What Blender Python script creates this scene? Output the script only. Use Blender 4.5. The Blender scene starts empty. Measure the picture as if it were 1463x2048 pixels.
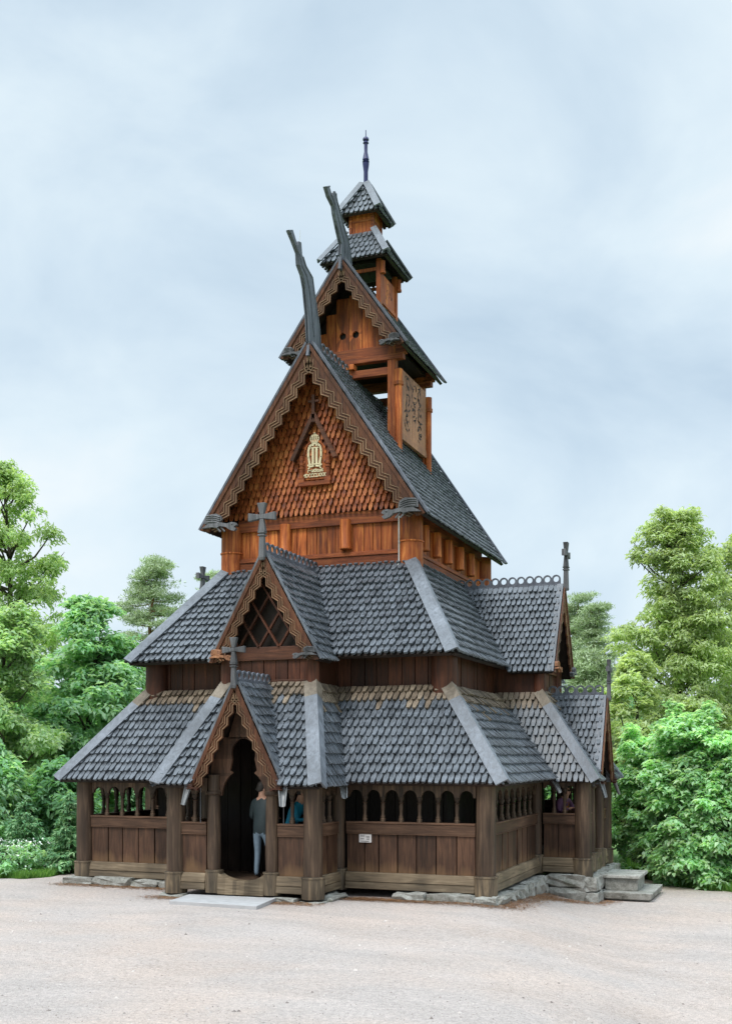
import bpy, bmesh, math, random
import numpy as np
from mathutils import Vector, Matrix
R = math.radians
random.seed(7)
scn = bpy.context.scene
col = scn.collection
V = Vector
I4 = Matrix.Identity(4)

# ------------------------------------------------------------------ materials
def nodes(name):
    m = bpy.data.materials.new(name); m.use_nodes = True
    nt = m.node_tree
    return m, nt, nt.nodes['Principled BSDF']
def ramp(nt, stops):
    r = nt.nodes.new('ShaderNodeValToRGB')
    e = r.color_ramp.elements
    while len(e) < len(stops): e.new(.5)
    for k, (p, c) in enumerate(stops):
        e[k].position = p; e[k].color = (c[0], c[1], c[2], 1)
    return r
def noise(nt, scale, detail=5, vec=None, rough=.55, dist=0):
    n = nt.nodes.new('ShaderNodeTexNoise')
    n.inputs['Scale'].default_value = scale; n.inputs['Detail'].default_value = detail
    n.inputs['Roughness'].default_value = rough; n.inputs['Distortion'].default_value = dist
    if vec is not None: nt.links.new(vec, n.inputs['Vector'])
    return n
def mapping(nt, sc, src='Object'):
    t = nt.nodes.new('ShaderNodeTexCoord'); mp = nt.nodes.new('ShaderNodeMapping')
    mp.inputs['Scale'].default_value = sc
    nt.links.new(t.outputs[src], mp.inputs['Vector'])
    return mp.outputs['Vector']
def mixc(nt, a, b, fac, mode='MIX'):
    m = nt.nodes.new('ShaderNodeMix'); m.data_type = 'RGBA'; m.blend_type = mode
    for sock, val in ((m.inputs[0], fac), (m.inputs[6], a), (m.inputs[7], b)):
        if hasattr(val, 'links'): nt.links.new(val, sock)
        elif isinstance(val, (int, float)): sock.default_value = val
        else: sock.default_value = (*val, 1)
    return m.outputs[2]
def maprange(nt, src, a, b, c, d):
    m = nt.nodes.new('ShaderNodeMapRange')
    nt.links.new(src, m.inputs[0])
    for k, x in enumerate((a, b, c, d)): m.inputs[k + 1].default_value = x
    return m.outputs[0]
def bump(nt, bs, h, strength, dist=.02):
    b = nt.nodes.new('ShaderNodeBump'); b.inputs['Strength'].default_value = strength
    b.inputs['Distance'].default_value = dist
    nt.links.new(h, b.inputs['Height']); nt.links.new(b.outputs[0], bs.inputs['Normal'])

def wood(name, dark, mid, light, grain=(16, 16, 1.3), rough=.6, isl=.35, stain=None, spec=.3, bs_=.5):
    m, nt, bs = nodes(name)
    n = noise(nt, 1.0, 7, mapping(nt, grain), .65, .6)
    r = ramp(nt, [(.25, dark), (.5, mid), (.78, light)])
    nt.links.new(n.outputs['Fac'], r.inputs[0])
    big = noise(nt, 1.0, 3, mapping(nt, (1.1, 1.1, .7)))
    g = nt.nodes.new('ShaderNodeNewGeometry')
    v = maprange(nt, g.outputs['Random Per Island'], 0, 1, 1 - isl, 1 + isl)
    w = maprange(nt, big.outputs['Fac'], .3, .7, .6, 1.35)
    mu = nt.nodes.new('ShaderNodeMath'); mu.operation = 'MULTIPLY'
    nt.links.new(v, mu.inputs[0]); nt.links.new(w, mu.inputs[1])
    c = mixc(nt, r.outputs[0], mu.outputs[0], 1.0, 'MULTIPLY')
    if stain:                     # weather-bleached foot of the boards
        z0, z1, sc = stain
        t = nt.nodes.new('ShaderNodeTexCoord'); s = nt.nodes.new('ShaderNodeSeparateXYZ')
        nt.links.new(t.outputs['Object'], s.inputs[0])
        nn = noise(nt, 1.0, 4, mapping(nt, (5, 5, .6)))
        off = maprange(nt, nn.outputs['Fac'], .3, .75, -.16, .2)
        ad = nt.nodes.new('ShaderNodeMath'); ad.operation = 'ADD'
        nt.links.new(s.outputs['Z'], ad.inputs[0]); nt.links.new(off, ad.inputs[1])
        f = maprange(nt, ad.outputs[0], z0, z1, .5, 0)
        c = mixc(nt, c, sc, f)
    nt.links.new(c, bs.inputs['Base Color'])
    rr = maprange(nt, n.outputs['Fac'], .3, .7, rough - .1, rough + .12)
    nt.links.new(rr, bs.inputs['Roughness'])
    bs.inputs['Specular IOR Level'].default_value = spec
    bump(nt, bs, n.outputs['Fac'], bs_, .012)
    return m

M = {}
M['orange'] = wood('tarred_pine_orange', (.065, .014, .006), (.33, .078, .018), (.66, .25, .066), isl=.42)
M['orange_h'] = wood('tarred_pine_beam', (.05, .013, .006), (.215, .052, .016), (.44, .145, .045), grain=(1.3, 1.3, 18))
M['brown'] = wood('tarred_pine_brown', (.022, .008, .005), (.064, .021, .011), (.135, .046, .022), stain=None)
M['brown_h'] = wood('tarred_pine_brown_beam', (.032, .012, .007), (.078, .029, .016), (.14, .054, .028), grain=(1.3, 1.3, 18))
M['dark'] = wood('weathered_brown', (.02, .011, .007), (.06, .029, .017), (.13, .066, .038), stain=(.40, .62, (.22, .125, .06)))
M['column'] = wood('weathered_column', (.024, .015, .010), (.066, .040, .026), (.16, .105, .066), grain=(14, 14, .9))
M['rail'] = wood('weathered_rail', (.036, .018, .011), (.09, .046, .027), (.17, .095, .058), grain=(1.4, 1.4, 18))
M['deep'] = wood('deep_shade_wood', (.010, .006, .004), (.020, .012, .009), (.034, .022, .016))  # near-black wood with interior shade put into its colour
M['tan'] = wood('bare_log', (.055, .040, .025), (.155, .112, .070), (.29, .225, .15), grain=(1.2, 1.2, 16))
M['tanv'] = wood('bare_log_upright', (.022, .018, .014), (.085, .063, .042), (.25, .18, .11), grain=(12, 12, 1.2))
M['bead'] = wood('pale_carved_line', (.13, .072, .04), (.22, .13, .075), (.32, .205, .125), isl=.2)
M['barge'] = wood('bargeboard_wood', (.035, .013, .007), (.095, .034, .016), (.19, .075, .036))
M['panelw'] = wood('carved_panel_pine', (.14, .055, .03), (.32, .14, .07), (.48, .25, .13), isl=.12)
M['grey'] = wood('silvered_wood', (.05, .049, .053), (.115, .112, .12), (.23, .222, .235), isl=.15)
M['crest'] = wood('crest_wood', (.05, .053, .066), (.11, .115, .14), (.2, .205, .24), isl=.1)
M['hip'] = wood('hip_board_grey', (.06, .066, .078), (.125, .136, .158), (.21, .228, .262), grain=(13, 13, 1.6), rough=.5, isl=.18, spec=.5, bs_=.8)
M['hipw'] = wood('hip_board_bare', (.09, .07, .05), (.18, .145, .11), (.30, .25, .20), grain=(11, 11, 1.6), rough=.6, isl=.15, bs_=.8)

def shingle_mat(name, c1, c2, c3, rough, isl=.4, spec=.5):
    m, nt, bs = nodes(name)
    g = nt.nodes.new('ShaderNodeNewGeometry')
    n = noise(nt, 1.0, 6, mapping(nt, (9, 9, 5)), .7)
    big = noise(nt, .55, 3, mapping(nt, (1, 1, 1)))
    ad = nt.nodes.new('ShaderNodeMath'); ad.operation = 'ADD'
    nt.links.new(maprange(nt, g.outputs['Random Per Island'], 0, 1, -isl / 2, isl / 2), ad.inputs[0])
    nt.links.new(n.outputs['Fac'], ad.inputs[1])
    ad2 = nt.nodes.new('ShaderNodeMath'); ad2.operation = 'ADD'
    nt.links.new(ad.outputs[0], ad2.inputs[0])
    nt.links.new(maprange(nt, big.outputs['Fac'], .35, .65, -.06, .06), ad2.inputs[1])
    r = ramp(nt, [(.22, c1), (.5, c2), (.8, c3)])
    nt.links.new(ad2.outputs[0], r.inputs[0])
    nt.links.new(r.outputs[0], bs.inputs['Base Color'])
    nt.links.new(maprange(nt, n.outputs['Fac'], .3, .7, rough - .1, rough + .12), bs.inputs['Roughness'])
    bs.inputs['Specular IOR Level'].default_value = spec
    bump(nt, bs, n.outputs['Fac'], .5, .01)
    return m
M['sh'] = shingle_mat('tarred_shingle', (.038, .042, .048), (.098, .108, .124), (.175, .195, .225), .40, .16)
M['shw'] = shingle_mat('sheltered_shingle', (.075, .056, .040), (.165, .122, .085), (.28, .22, .16), .6)
M['sho'] = shingle_mat('orange_shingle', (.085, .018, .006), (.31, .078, .021), (.52, .185, .055), .6, .30, .3)

def plain(name, c, rough=.6, metal=0, var=.15, scale=8):
    m, nt, bs = nodes(name)
    n = noise(nt, scale, 5, mapping(nt, (1, 1, 1)))
    r = ramp(nt, [(.3, [x * (1 - var) for x in c]), (.7, [min(1, x * (1 + var)) for x in c])])
    nt.links.new(n.outputs['Fac'], r.inputs[0]); nt.links.new(r.outputs[0], bs.inputs['Base Color'])
    bs.inputs['Roughness'].default_value = rough; bs.inputs['Metallic'].default_value = metal
    return m
M['spire'] = plain('blue_black_tar', (.016, .019, .10), .45)
M['lead'] = plain('zinc_sheet', (.24, .24, .245), .5, .4)
M['cable'] = plain('pale_cable', (.55, .54, .52), .5)
M['gilt'] = plain('pale_gilding', (.66, .55, .35), .5)
M['slab'] = plain('pale_slab', (.41, .40, .40), .8, 0, .12, 5)
M['plate'] = plain('notice_plate', (.62, .58, .57), .5)
M['ink'] = plain('notice_print', (.10, .09, .09), .6)

def stone_mat():
    m, nt, bs = nodes('granite_block')
    n = noise(nt, 5, 8, mapping(nt, (1, 1, 1)), .7)
    n2 = noise(nt, 40, 3, mapping(nt, (1, 1, 1)))
    r = ramp(nt, [(.28, (.12, .115, .095)), (.5, (.34, .33, .295)), (.75, (.52, .51, .475))])
    nt.links.new(n.outputs['Fac'], r.inputs[0])
    c = mixc(nt, r.outputs[0], n2.outputs['Fac'], .35, 'OVERLAY')
    g = nt.nodes.new('ShaderNodeNewGeometry')
    c = mixc(nt, c, maprange(nt, g.outputs['Random Per Island'], 0, 1, .68, 1.15), 1.0, 'MULTIPLY')
    li = noise(nt, 3.0, 5, mapping(nt, (1, 1, 1)), .7)
    c = mixc(nt, c, (.11, .12, .075), maprange(nt, li.outputs['Fac'], .58, .68, 0, .55))
    nt.links.new(c, bs.inputs['Base Color']); bs.inputs['Roughness'].default_value = .85
    bump(nt, bs, n.outputs['Fac'], 1.0, .05)
    return m
M['stone'] = stone_mat()

def leaf_mat(name, c1, c2, c3, trans=.56):
    m, nt, bs = nodes(name)
    g = nt.nodes.new('ShaderNodeNewGeometry')
    r = ramp(nt, [(.0, c1), (.55, c2), (1, c3)])
    nt.links.new(g.outputs['Random Per Island'], r.inputs[0])
    big = noise(nt, .9, 2, mapping(nt, (1, 1, 1)))
    c = mixc(nt, r.outputs[0], maprange(nt, big.outputs['Fac'], .35, .65, .8, 1.2), 1.0, 'MULTIPLY')
    nt.links.new(c, bs.inputs['Base Color'])
    bs.inputs['Roughness'].default_value = .55; bs.inputs['Specular IOR Level'].default_value = .35
    tr = nt.nodes.new('ShaderNodeBsdfTranslucent'); mx = nt.nodes.new('ShaderNodeMixShader')
    nt.links.new(mixc(nt, c, (1.0, 1.0, .5), 1.0, 'MULTIPLY'), tr.inputs['Color'])
    mx.inputs[0].default_value = trans
    nt.links.new(bs.outputs[0], mx.inputs[1]); nt.links.new(tr.outputs[0], mx.inputs[2])
    nt.links.new(mx.outputs[0], nt.nodes['Material Output'].inputs['Surface'])
    return m
M['leaf_ash'] = leaf_mat('ash_leaf', (.32, .48, .20), (.53, .71, .34), (.68, .82, .46))
M['leaf_maple'] = leaf_mat('maple_leaf', (.22, .46, .24), (.42, .68, .42), (.60, .82, .56))
M['leaf_rowan'] = leaf_mat('rowan_leaf', (.38, .50, .24), (.58, .70, .38), (.72, .82, .52))
M['leaf_hazel'] = leaf_mat('hazel_leaf', (.30, .58, .30), (.52, .82, .50), (.74, .92, .66))
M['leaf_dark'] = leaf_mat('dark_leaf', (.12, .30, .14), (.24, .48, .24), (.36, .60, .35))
M['needle_pine'] = leaf_mat('pine_needle', (.24, .33, .18), (.42, .52, .31), (.54, .64, .41), .25)
M['needle_spruce'] = leaf_mat('spruce_needle', (.10, .26, .12), (.22, .46, .21), (.46, .66, .35), .25)
M['leaf_lime'] = leaf_mat('lime_leaf', (.34, .54, .29), (.54, .74, .43), (.70, .85, .56))
M['flower'] = plain('white_flower', (.75, .78, .70), .7)
M['bark'] = wood('grey_bark', (.03, .025, .02), (.075, .062, .05), (.14, .12, .10), grain=(9, 9, 1.5), rough=.85, spec=.1)
M['bark_pine'] = wood('orange_bark', (.10, .05, .025), (.24, .12, .06), (.36, .20, .11), grain=(9, 9, 1.5), rough=.85, spec=.1)
M['grass'] = leaf_mat('grass_blade', (.12, .28, .06), (.2, .40, .09), (.32, .52, .15))

# ------------------------------------------------------------------ mesh helper
class MB:
    def __init__(s, Mx=I4): s.v = []; s.f = []; s.mi = []; s.M = Mx; s.k = 0
    def add(s, pts, faces):
        b = len(s.v)
        s.v += [tuple(s.M @ V(p)) for p in pts]
        for f in faces: s.f.append([b + i for i in f]); s.mi.append(s.k)
        return s
    def box(s, x0, x1, y0, y1, z0, z1):
        return s.add([(x0, y0, z0), (x1, y0, z0), (x1, y1, z0), (x0, y1, z0), (x0, y0, z1), (x1, y0, z1), (x1, y1, z1), (x0, y1, z1)],
                     [(0, 3, 2, 1), (4, 5, 6, 7), (0, 1, 5, 4), (1, 2, 6, 5), (2, 3, 7, 6), (3, 0, 4, 7)])
    def hexa(s, a, b):            # two quads
        return s.add(list(a) + list(b), [(3, 2, 1, 0), (4, 5, 6, 7), (0, 1, 5, 4), (1, 2, 6, 5), (2, 3, 7, 6), (3, 0, 4, 7)])
    def prism(s, poly, off):      # planar polygon extruded by a vector
        n = len(poly); off = V(off)
        pts = [V(p) for p in poly] + [V(p) + off for p in poly]
        return s.add(pts, [list(range(n))[::-1], list(range(n, 2 * n))] + [(i, (i + 1) % n, n + (i + 1) % n, n + i) for i in range(n)])
    def beam(s, p0, p1, w, h, up=(0, 0, 1)):
        p0, p1, up = V(p0), V(p1), V(up)
        d = (p1 - p0).normalized(); sd = d.cross(up).normalized() * (w / 2); u = sd.cross(d).normalized() * (h / 2)
        return s.hexa([p0 - sd - u, p0 + sd - u, p0 + sd + u, p0 - sd + u], [p1 - sd - u, p1 + sd - u, p1 + sd + u, p1 - sd + u])
    def lathe(s, prof, c=(0, 0, 0), n=14, jit=0, a0=0, a1=2 * math.pi):
        pts = []; full = abs(a1 - a0 - 2 * math.pi) < 1e-6
        m = n if full else n + 1
        for r, z in prof:
            for i in range(m):
                a = a0 + (a1 - a0) * i / n
                q = r * (1 + jit * math.sin(3 * a + 1.3) + jit * .6 * math.sin(7 * a))
                pts.append((c[0] + q * math.cos(a), c[1] + q * math.sin(a), c[2] + z))
        fs = []
        for k in range(len(prof) - 1):
            for i in range(n):
                j = (i + 1) % m
                fs.append((k * m + i, k * m + j, (k + 1) * m + j, (k + 1) * m + i))
        fs.append(tuple(range(m))[::-1]); t = (len(prof) - 1) * m; fs.append(tuple(range(t, t + m)))
        return s.add(pts, fs)
    def tube(s, pts, rad, n=8):
        pts = [V(p) for p in pts]
        rad = rad if isinstance(rad, (list, tuple)) else [rad] * len(pts)
        out = []
        for i, p in enumerate(pts):
            d = (pts[min(i + 1, len(pts) - 1)] - pts[max(i - 1, 0)]).normalized()
            a = d.cross(V((0, 0, 1)) if abs(d.z) < .9 else V((1, 0, 0))).normalized(); b = d.cross(a)
            for k in range(n):
                t = 2 * math.pi * k / n
                out.append(p + (a * math.cos(t) + b * math.sin(t)) * rad[i])
        fs = [(i * n + k, i * n + (k + 1) % n, (i + 1) * n + (k + 1) % n, (i + 1) * n + k) for i in range(len(pts) - 1) for k in range(n)]
        fs += [tuple(range(n))[::-1], tuple(range((len(pts) - 1) * n, len(pts) * n))]
        return s.add(out, fs)
    def build(s, name, mats, parent=None, smooth=False, bevel=0):
        me = bpy.data.meshes.new(name)
        me.from_pydata(s.v, [], s.f)
        mats = mats if isinstance(mats, (list, tuple)) else [mats]
        for m in mats: me.materials.append(M[m] if isinstance(m, str) else m)
        if len(mats) > 1: me.polygons.foreach_set('material_index', s.mi)
        bm = bmesh.new(); bm.from_mesh(me)
        bmesh.ops.recalc_face_normals(bm, faces=bm.faces); bm.to_mesh(me); bm.free()
        if smooth:
            me.polygons.foreach_set('use_smooth', [True] * len(me.polygons))
            me.set_sharp_from_angle(angle=R(38))
        me.update()
        o = bpy.data.objects.new(name, me); col.objects.link(o)
        if parent: o.parent = parent
        if bevel:
            b = o.modifiers.new('bevel', 'BEVEL'); b.width = bevel; b.segments = 2; b.limit_method = 'ANGLE'
        return o
def empty(name, loc=(0, 0, 0), rz=0):
    o = bpy.data.objects.new(name, None); col.objects.link(o); o.location = loc; o.rotation_euler = (0, 0, rz)
    o.empty_display_size = .3
    return o
def tag(o, label=None, cat=None, group=None, kind=None):
    for k, v in (('label', label), ('category', cat), ('group', group), ('kind', kind)):
        if v: o[k] = v
    return o

# ------------------------------------------------------------------ shingled planes
def shingles(mb, poly, clips=(), pitch=.225, w=.132, t=.046, mats=(0, 1, 2), warm=99, tip=.25, slab=True, Mx=I4, warm_from_top=0, wf=.81):
    """one roof plane: poly (ccw from outside, first edge = eave) covered with pointed shingles, clipped to the polygon and to clips [(co, outward no)]"""
    P = [Mx @ V(p) for p in poly]
    clips = [(Mx @ V(c), Mx.to_3x3() @ V(n)) for c, n in clips]
    u = (P[1] - P[0]).normalized()
    n = u.cross(P[-1] - P[0]).normalized(); v = n.cross(u)
    uv = [((p - P[0]).dot(u), (p - P[0]).dot(v)) for p in P]
    u0 = min(a for a, b in uv); u1 = max(a for a, b in uv); vm = max(b for a, b in uv)
    bm = bmesh.new()
    def inside(a, b, m):
        for i in range(len(uv)):
            (ax, ay), (bx, by) = uv[i], uv[(i + 1) % len(uv)]
            L = math.hypot(bx - ax, by - ay)
            if L > 1e-6 and ((bx - ax) * (b - ay) - (by - ay) * (a - ax)) / L < -m: return False
        return True
    rows = int(math.ceil(vm / pitch))
    for j in range(rows):
        vj = j * pitch - .035
        for i in range(int((u1 - u0) / w) + 3):
            ui = u0 + (i - .5 + (.5 if j % 2 else 0)) * w
            if not inside(ui, vj + pitch * .6, w * .9): continue
            L = pitch * 1.75; q = w * (wf + random.uniform(-.04, .03)) / 2; tp = w * tip
            dv = random.uniform(-.008, .008); du = random.uniform(-.004, .004); rt = random.uniform(-.02, .02)
            lift = t * (1.55 + random.uniform(-.35, .45))
            pts = [(-tp, 0), (tp, 0), (q, pitch * .52), (q, L), (-q, L), (-q, pitch * .52)]
            top = []; bot = []
            for a, b in pts:
                h = lift * (1 - b / L) + .003
                c = P[0] + u * (ui + a + du - rt * b) + v * (vj + b + dv)
                top.append(bm.verts.new(c + n * (h + t * (1 - .55 * b / L)))); bot.append(bm.verts.new(c + n * (h - .004)))
            mi = mats[1] if warm_from_top and (j >= rows - warm_from_top or (j == rows - warm_from_top - 1 and random.random() < .12) or (j == rows - warm_from_top - 2 and random.random() < .01)) else mats[0]
            fs = [bm.faces.new(top)]
            for k in range(6):
                if k == 3: continue
                fs.append(bm.faces.new((top[(k + 1) % 6], top[k], bot[k], bot[(k + 1) % 6])))
            for f in fs: f.material_index = mi
    if slab:
        a = [bm.verts.new(p + n * .0) for p in P]; b = [bm.verts.new(p - n * .07) for p in P]
        f = bm.faces.new(a); f.material_index = mats[2]
        f = bm.faces.new(b[::-1]); f.material_index = mats[2]
        for i in range(len(P)):
            k = (i + 1) % len(P)
            f = bm.faces.new((a[k], a[i], b[i], b[k])); f.material_index = mats[2]
    pl = []
    for i in range(1, len(P)):
        e = P[(i + 1) % len(P)] - P[i]
        if e.length > 1e-5: pl.append((P[i], e.cross(n).normalized()))
    for co, no in pl + list(clips):
        bmesh.ops.bisect_plane(bm, geom=bm.verts[:] + bm.edges[:] + bm.faces[:], dist=1e-5, plane_co=co, plane_no=no, clear_outer=True)
    b0 = len(mb.v); bm.verts.index_update()
    mb.v += [tuple(x.co) for x in bm.verts]
    for f in bm.faces:
        mb.f.append([b0 + x.index for x in f.verts]); mb.mi.append(f.material_index)
    bm.free()
SHM = ['sh', 'shw', 'deep']

def hip(name, p0, p1, n1, n2, w1, w2, parent, Mx=I4, warm=0):
    """corner boards lying on the two roof planes that meet in the hip p0 (foot) - p1 (top)"""
    p0, p1 = Mx @ V(p0), Mx @ V(p1); n1, n2 = Mx.to_3x3() @ V(n1), Mx.to_3x3() @ V(n2)
    h = (p1 - p0).normalized(); mb = MB()
    for n, w, o in ((n1, w1, n2), (n2, w2, n1)):
        n = n.normalized(); o = o.normalized(); d = n.cross(h).normalized()
        if d.dot(o) > 0: d = -d
        for (a, b, k) in ((p0 - h * .01, p0.lerp(p1, 1 - warm), 0), (p0.lerp(p1, 1 - warm), p1, 1)):
            if (b - a).length < .02: continue
            mb.k = k
            ex = lambda q: d * (q * (1 - n.dot(o)) / max(.05, -d.dot(o)))
            mb.hexa([a + n * .10 - ex(.10), a + d * w + n * .10, b + d * w + n * .10, b + n * .10 - ex(.10)],
                    [a + n * .135 - ex(.135), a + d * w + n * .135, b + d * w + n * .135, b + n * .135 - ex(.135)])
    return mb.build(name, ['hip', 'hipw'], parent)

# ------------------------------------------------------------------ gable ornaments (plane facing local -y)
def bargeboards(A, foot, y, parent, Mx=I4, w=.2, period=.30, amp=.05, thick=.05, gapb=.055):
    A = V((0, y, A)); 
    for sx in (-1, 1):
        B = V((sx * foot[0], y, foot[1]))
        d = (B - A); L = d.length; d.normalize()
        nn = V((-sx * abs(d.z), 0, -abs(d.x))).normalized()       # inward normal
        mb = MB(Mx)
        def q(s, n, dy): return A + d * s + nn * n + V((0, dy, 0))
        mb.k = 0
        mb.hexa([q(-.02, 0, 0), q(L + .02, 0, 0), q(L - .05, w * .55, 0), q(w * .4, w * .55, 0)], [q(-.02, 0, -thick), q(L + .02, 0, -thick), q(L - .05, w * .55, -thick), q(w * .4, w * .55, -thick)])
        mb.k = 0                                                   # outer moulding
        mb.hexa([q(0, -.03, -thick), q(L + .03, -.03, -thick), q(L, .045, -thick), q(.04, .045, -thick)], [q(0, -.03, -thick - .03), q(L + .03, -.03, -thick - .03), q(L, .045, -thick - .03), q(.04, .045, -thick - .03)])
        N = max(4, round(L / period)); zz = []
        for k in range(N):
            s0 = w * .9 + (L - w * 1.3) * k / N; ds = (L - w * 1.3) / N
            zz += [(s0, 0), (s0 + ds * .36, amp * 1.1), (s0 + ds * .62, amp * 1.1), (s0 + ds, 0)] if False else [(s0, 0.0), (s0 + ds * .5, amp * 1.5), ]
        zz.append((L - w * .4, 0.0))
        zz = [(0.0 + w * .45 * 1.6, zz[0][1])] + zz[1:]
        for (s0, a0), (s1, a1) in zip(zz, zz[1:]):                 # scalloped board
            mb.k = 0
            e = w * .5
            mb.hexa([q(s0, e, -.008), q(s1, e, -.008), q(s1, w + a1, -.008), q(s0, w + a0, -.008)], [q(s0, e, -thick * .8), q(s1, e, -thick * .8), q(s1, w + a1, -thick * .8), q(s0, w + a0, -thick * .8)])
            mb.k = 1
            for c in (0.0, gapb, 2 * gapb):
                b0, b1 = w + a0 - .012 - c, w + a1 - .012 - c; t = gapb * .27
                mb.hexa([q(s0, b0 - t, -thick * .8), q(s1, b1 - t, -thick * .8), q(s1, b1, -thick * .8), q(s0, b0, -thick * .8)],
                        [q(s0, b0 - t, -thick * .8 - .018), q(s1, b1 - t, -thick * .8 - .018), q(s1, b1, -thick * .8 - .018), q(s0, b0, -thick * .8 - .018)])
        mb.build('bargeboard', ['barge', 'bead'], parent)

def crest(y0, y1, z, r, parent, Mx=I4, mat='crest'):
    mb = MB(Mx); n = max(2, round((y1 - y0) / (2 * r))); r = (y1 - y0) / (2 * n); th = .020; K = 16
    for i in range(n):
        cy = y0 + r * (2 * i + 1); cz = z + r
        outer = []; inner = []
        for k in range(K):
            a = 2 * math.pi * k / K; c, s = math.cos(a), math.sin(a)
            if s < 0: f = 1 / max(abs(c), abs(s)); o = (c * f * r, s * f * r)
            else: o = (c * r, s * r)
            outer.append(o); inner.append((c * r * .64, s * r * .64))
        pts = [(-th, cy + a, cz + b) for a, b in outer] + [(-th, cy + a, cz + b) for a, b in inner] + [(th, cy + a, cz + b) for a, b in outer] + [(th, cy + a, cz + b) for a, b in inner]
        fs = []
        for k in range(K):
            j = (k + 1) % K
            fs += [(k, j, K + j, K + k), (2 * K + k, 3 * K + k, 3 * K + j, 2 * K + j), (k, 2 * K + k, 2 * K + j, j), (K + k, K + j, 3 * K + j, 3 * K + k)]
        mb.add(pts, fs)
    mb.box(-.055, .055, y0, y1, z - .1, z + .002)
    for sx in (-1, 1):                                             # saddle boards under the crest
        mb.k = 1
        mb.hexa([(sx * .03, y0, z - .02), (sx * .03, y1, z - .02), (sx * .20, y1, z - .30), (sx * .20, y0, z - .30)], [(sx * .03, y0, z - .07), (sx * .03, y1, z - .07), (sx * .17, y1, z - .36), (sx * .17, y0, z - .36)])
    return mb.build('ridge_crest', [mat, 'hip'], parent)

def cross(y, z0, z1, arm, parent, Mx=I4):
    mb = MB(Mx); h = z1 - z0; s = arm / .3 * .82
    def blk(z, w0, zz, w1, d0=None, d1=None):
        d0 = d0 or w0; d1 = d1 or w1
        mb.hexa([(-w0, y - d0, z), (w0, y - d0, z), (w0, y + d0, z), (-w0, y + d0, z)], [(-w1, y - d1, zz), (w1, y - d1, zz), (w1, y + d1, zz), (-w1, y + d1, zz)])
    blk(z0, .065 * s, z0 + .05, .085 * s); blk(z0 + .05, .075 * s, z0 + h * .42, .062 * s)
    blk(z0 + h * .42, .09 * s, z0 + h * .445, .09 * s); blk(z0 + h * .445, .065 * s, z0 + h * .47, .065 * s); blk(z0 + h * .47, .09 * s, z0 + h * .495, .09 * s)
    za = z0 + h * .76
    blk(z0 + h * .495, .10 * s, za - .05 * s, .05 * s, .07 * s, .05 * s)
    blk(za + .05 * s, .05 * s, z1, .115 * s, .05 * s, .07 * s)
    mb.box(-.06 * s, .06 * s, y - .06 * s, y + .06 * s, za - .05 * s, za + .05 * s)
    for sx in (-1, 1):
        mb.hexa([(sx * .06 * s, y - .055 * s, za - .055 * s), (sx * .06 * s, y + .055 * s, za - .055 * s), (sx * .06 * s, y + .055 * s, za + .055 * s), (sx * .06 * s, y - .055 * s, za + .055 * s)],
                [(sx * arm, y - .06 * s, za - .10 * s), (sx * arm, y + .06 * s, za - .10 * s), (sx * arm, y + .06 * s, za + .10 * s), (sx * arm, y - .06 * s, za + .10 * s)])
    return mb.build('cross_finial', 'grey', parent, bevel=.008)

def dragon_carving(x_out, x_in, z, y, parent, Mx=I4, mat='grey'):
    """winged beast at a gable foot, head pointing inwards"""
    d = x_in - x_out; s = abs(d); mb = MB(Mx)
    def p(a, b): return (x_out + d * a, y, z + s * b)
    neck = [(.0, -.09), (.30, -.07), (.45, -.10), (.52, -.06), (.70, -.09), (.80, -.17), (.94, -.21), (1.0, -.15), (.93, -.11), (1.01, -.06), (.97, .0), (.86, .02), (.74, -.01), (.56, .03), (.42, .02), (.2, .02)]
    wing = [(.08, .02), (.30, .03), (.5, .02), (.58, .10), (.55, .20), (.42, .27), (.14, .24), (.10, .17)]
    mb.prism([p(*q) for q in neck], (0, -.09, 0)); mb.prism([p(*q) for q in wing], (0, -.07, 0))
    for k in range(4):
        b = .06 + .052 * k
        pts = [p(.13 + .4 * t, b + .035 * math.sin(t * 3.1) - .05 * t) for t in (0, .25, .5, .75, 1)]
        mb.tube([(a, y - .075, c) for a, _, c in pts], .016 * s + .004, 5)
    e = p(.88, -.03); mb.lathe([(.012 * s, -.02), (.03 * s, 0), (.012 * s, .02)], (e[0], y - .09, e[2]), 8)
    for lx in (.50, .62): mb.tube([(p(lx - .08, -.06)[0], y - .04, p(0, -.07)[2]), (p(lx, 0)[0], y - .05, p(0, -.16)[2]), (p(lx + .04, 0)[0], y - .05, p(0, -.2)[2])], .02 * s + .005, 5)
    return mb.build('dragon_carving', mat, parent)

# ------------------------------------------------------------------ the church
church = tag(empty('stave_church'), 'tall dark wooden stave church with tiered shingled roofs, dragon gables and a spire', 'church')
def part(mb, name, mat, parent=None, **k): return mb.build(name, mat, parent or church, **k)

def frame2(P0, P1):
    d = (V(P1) - V(P0)); L = d.length; d.normalize()
    m = Matrix(((d.x, -d.y, 0, P0[0]), (d.y, d.x, 0, P0[1]), (0, 0, 1, 0), (0, 0, 0, 1)))
    return m, L

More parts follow.
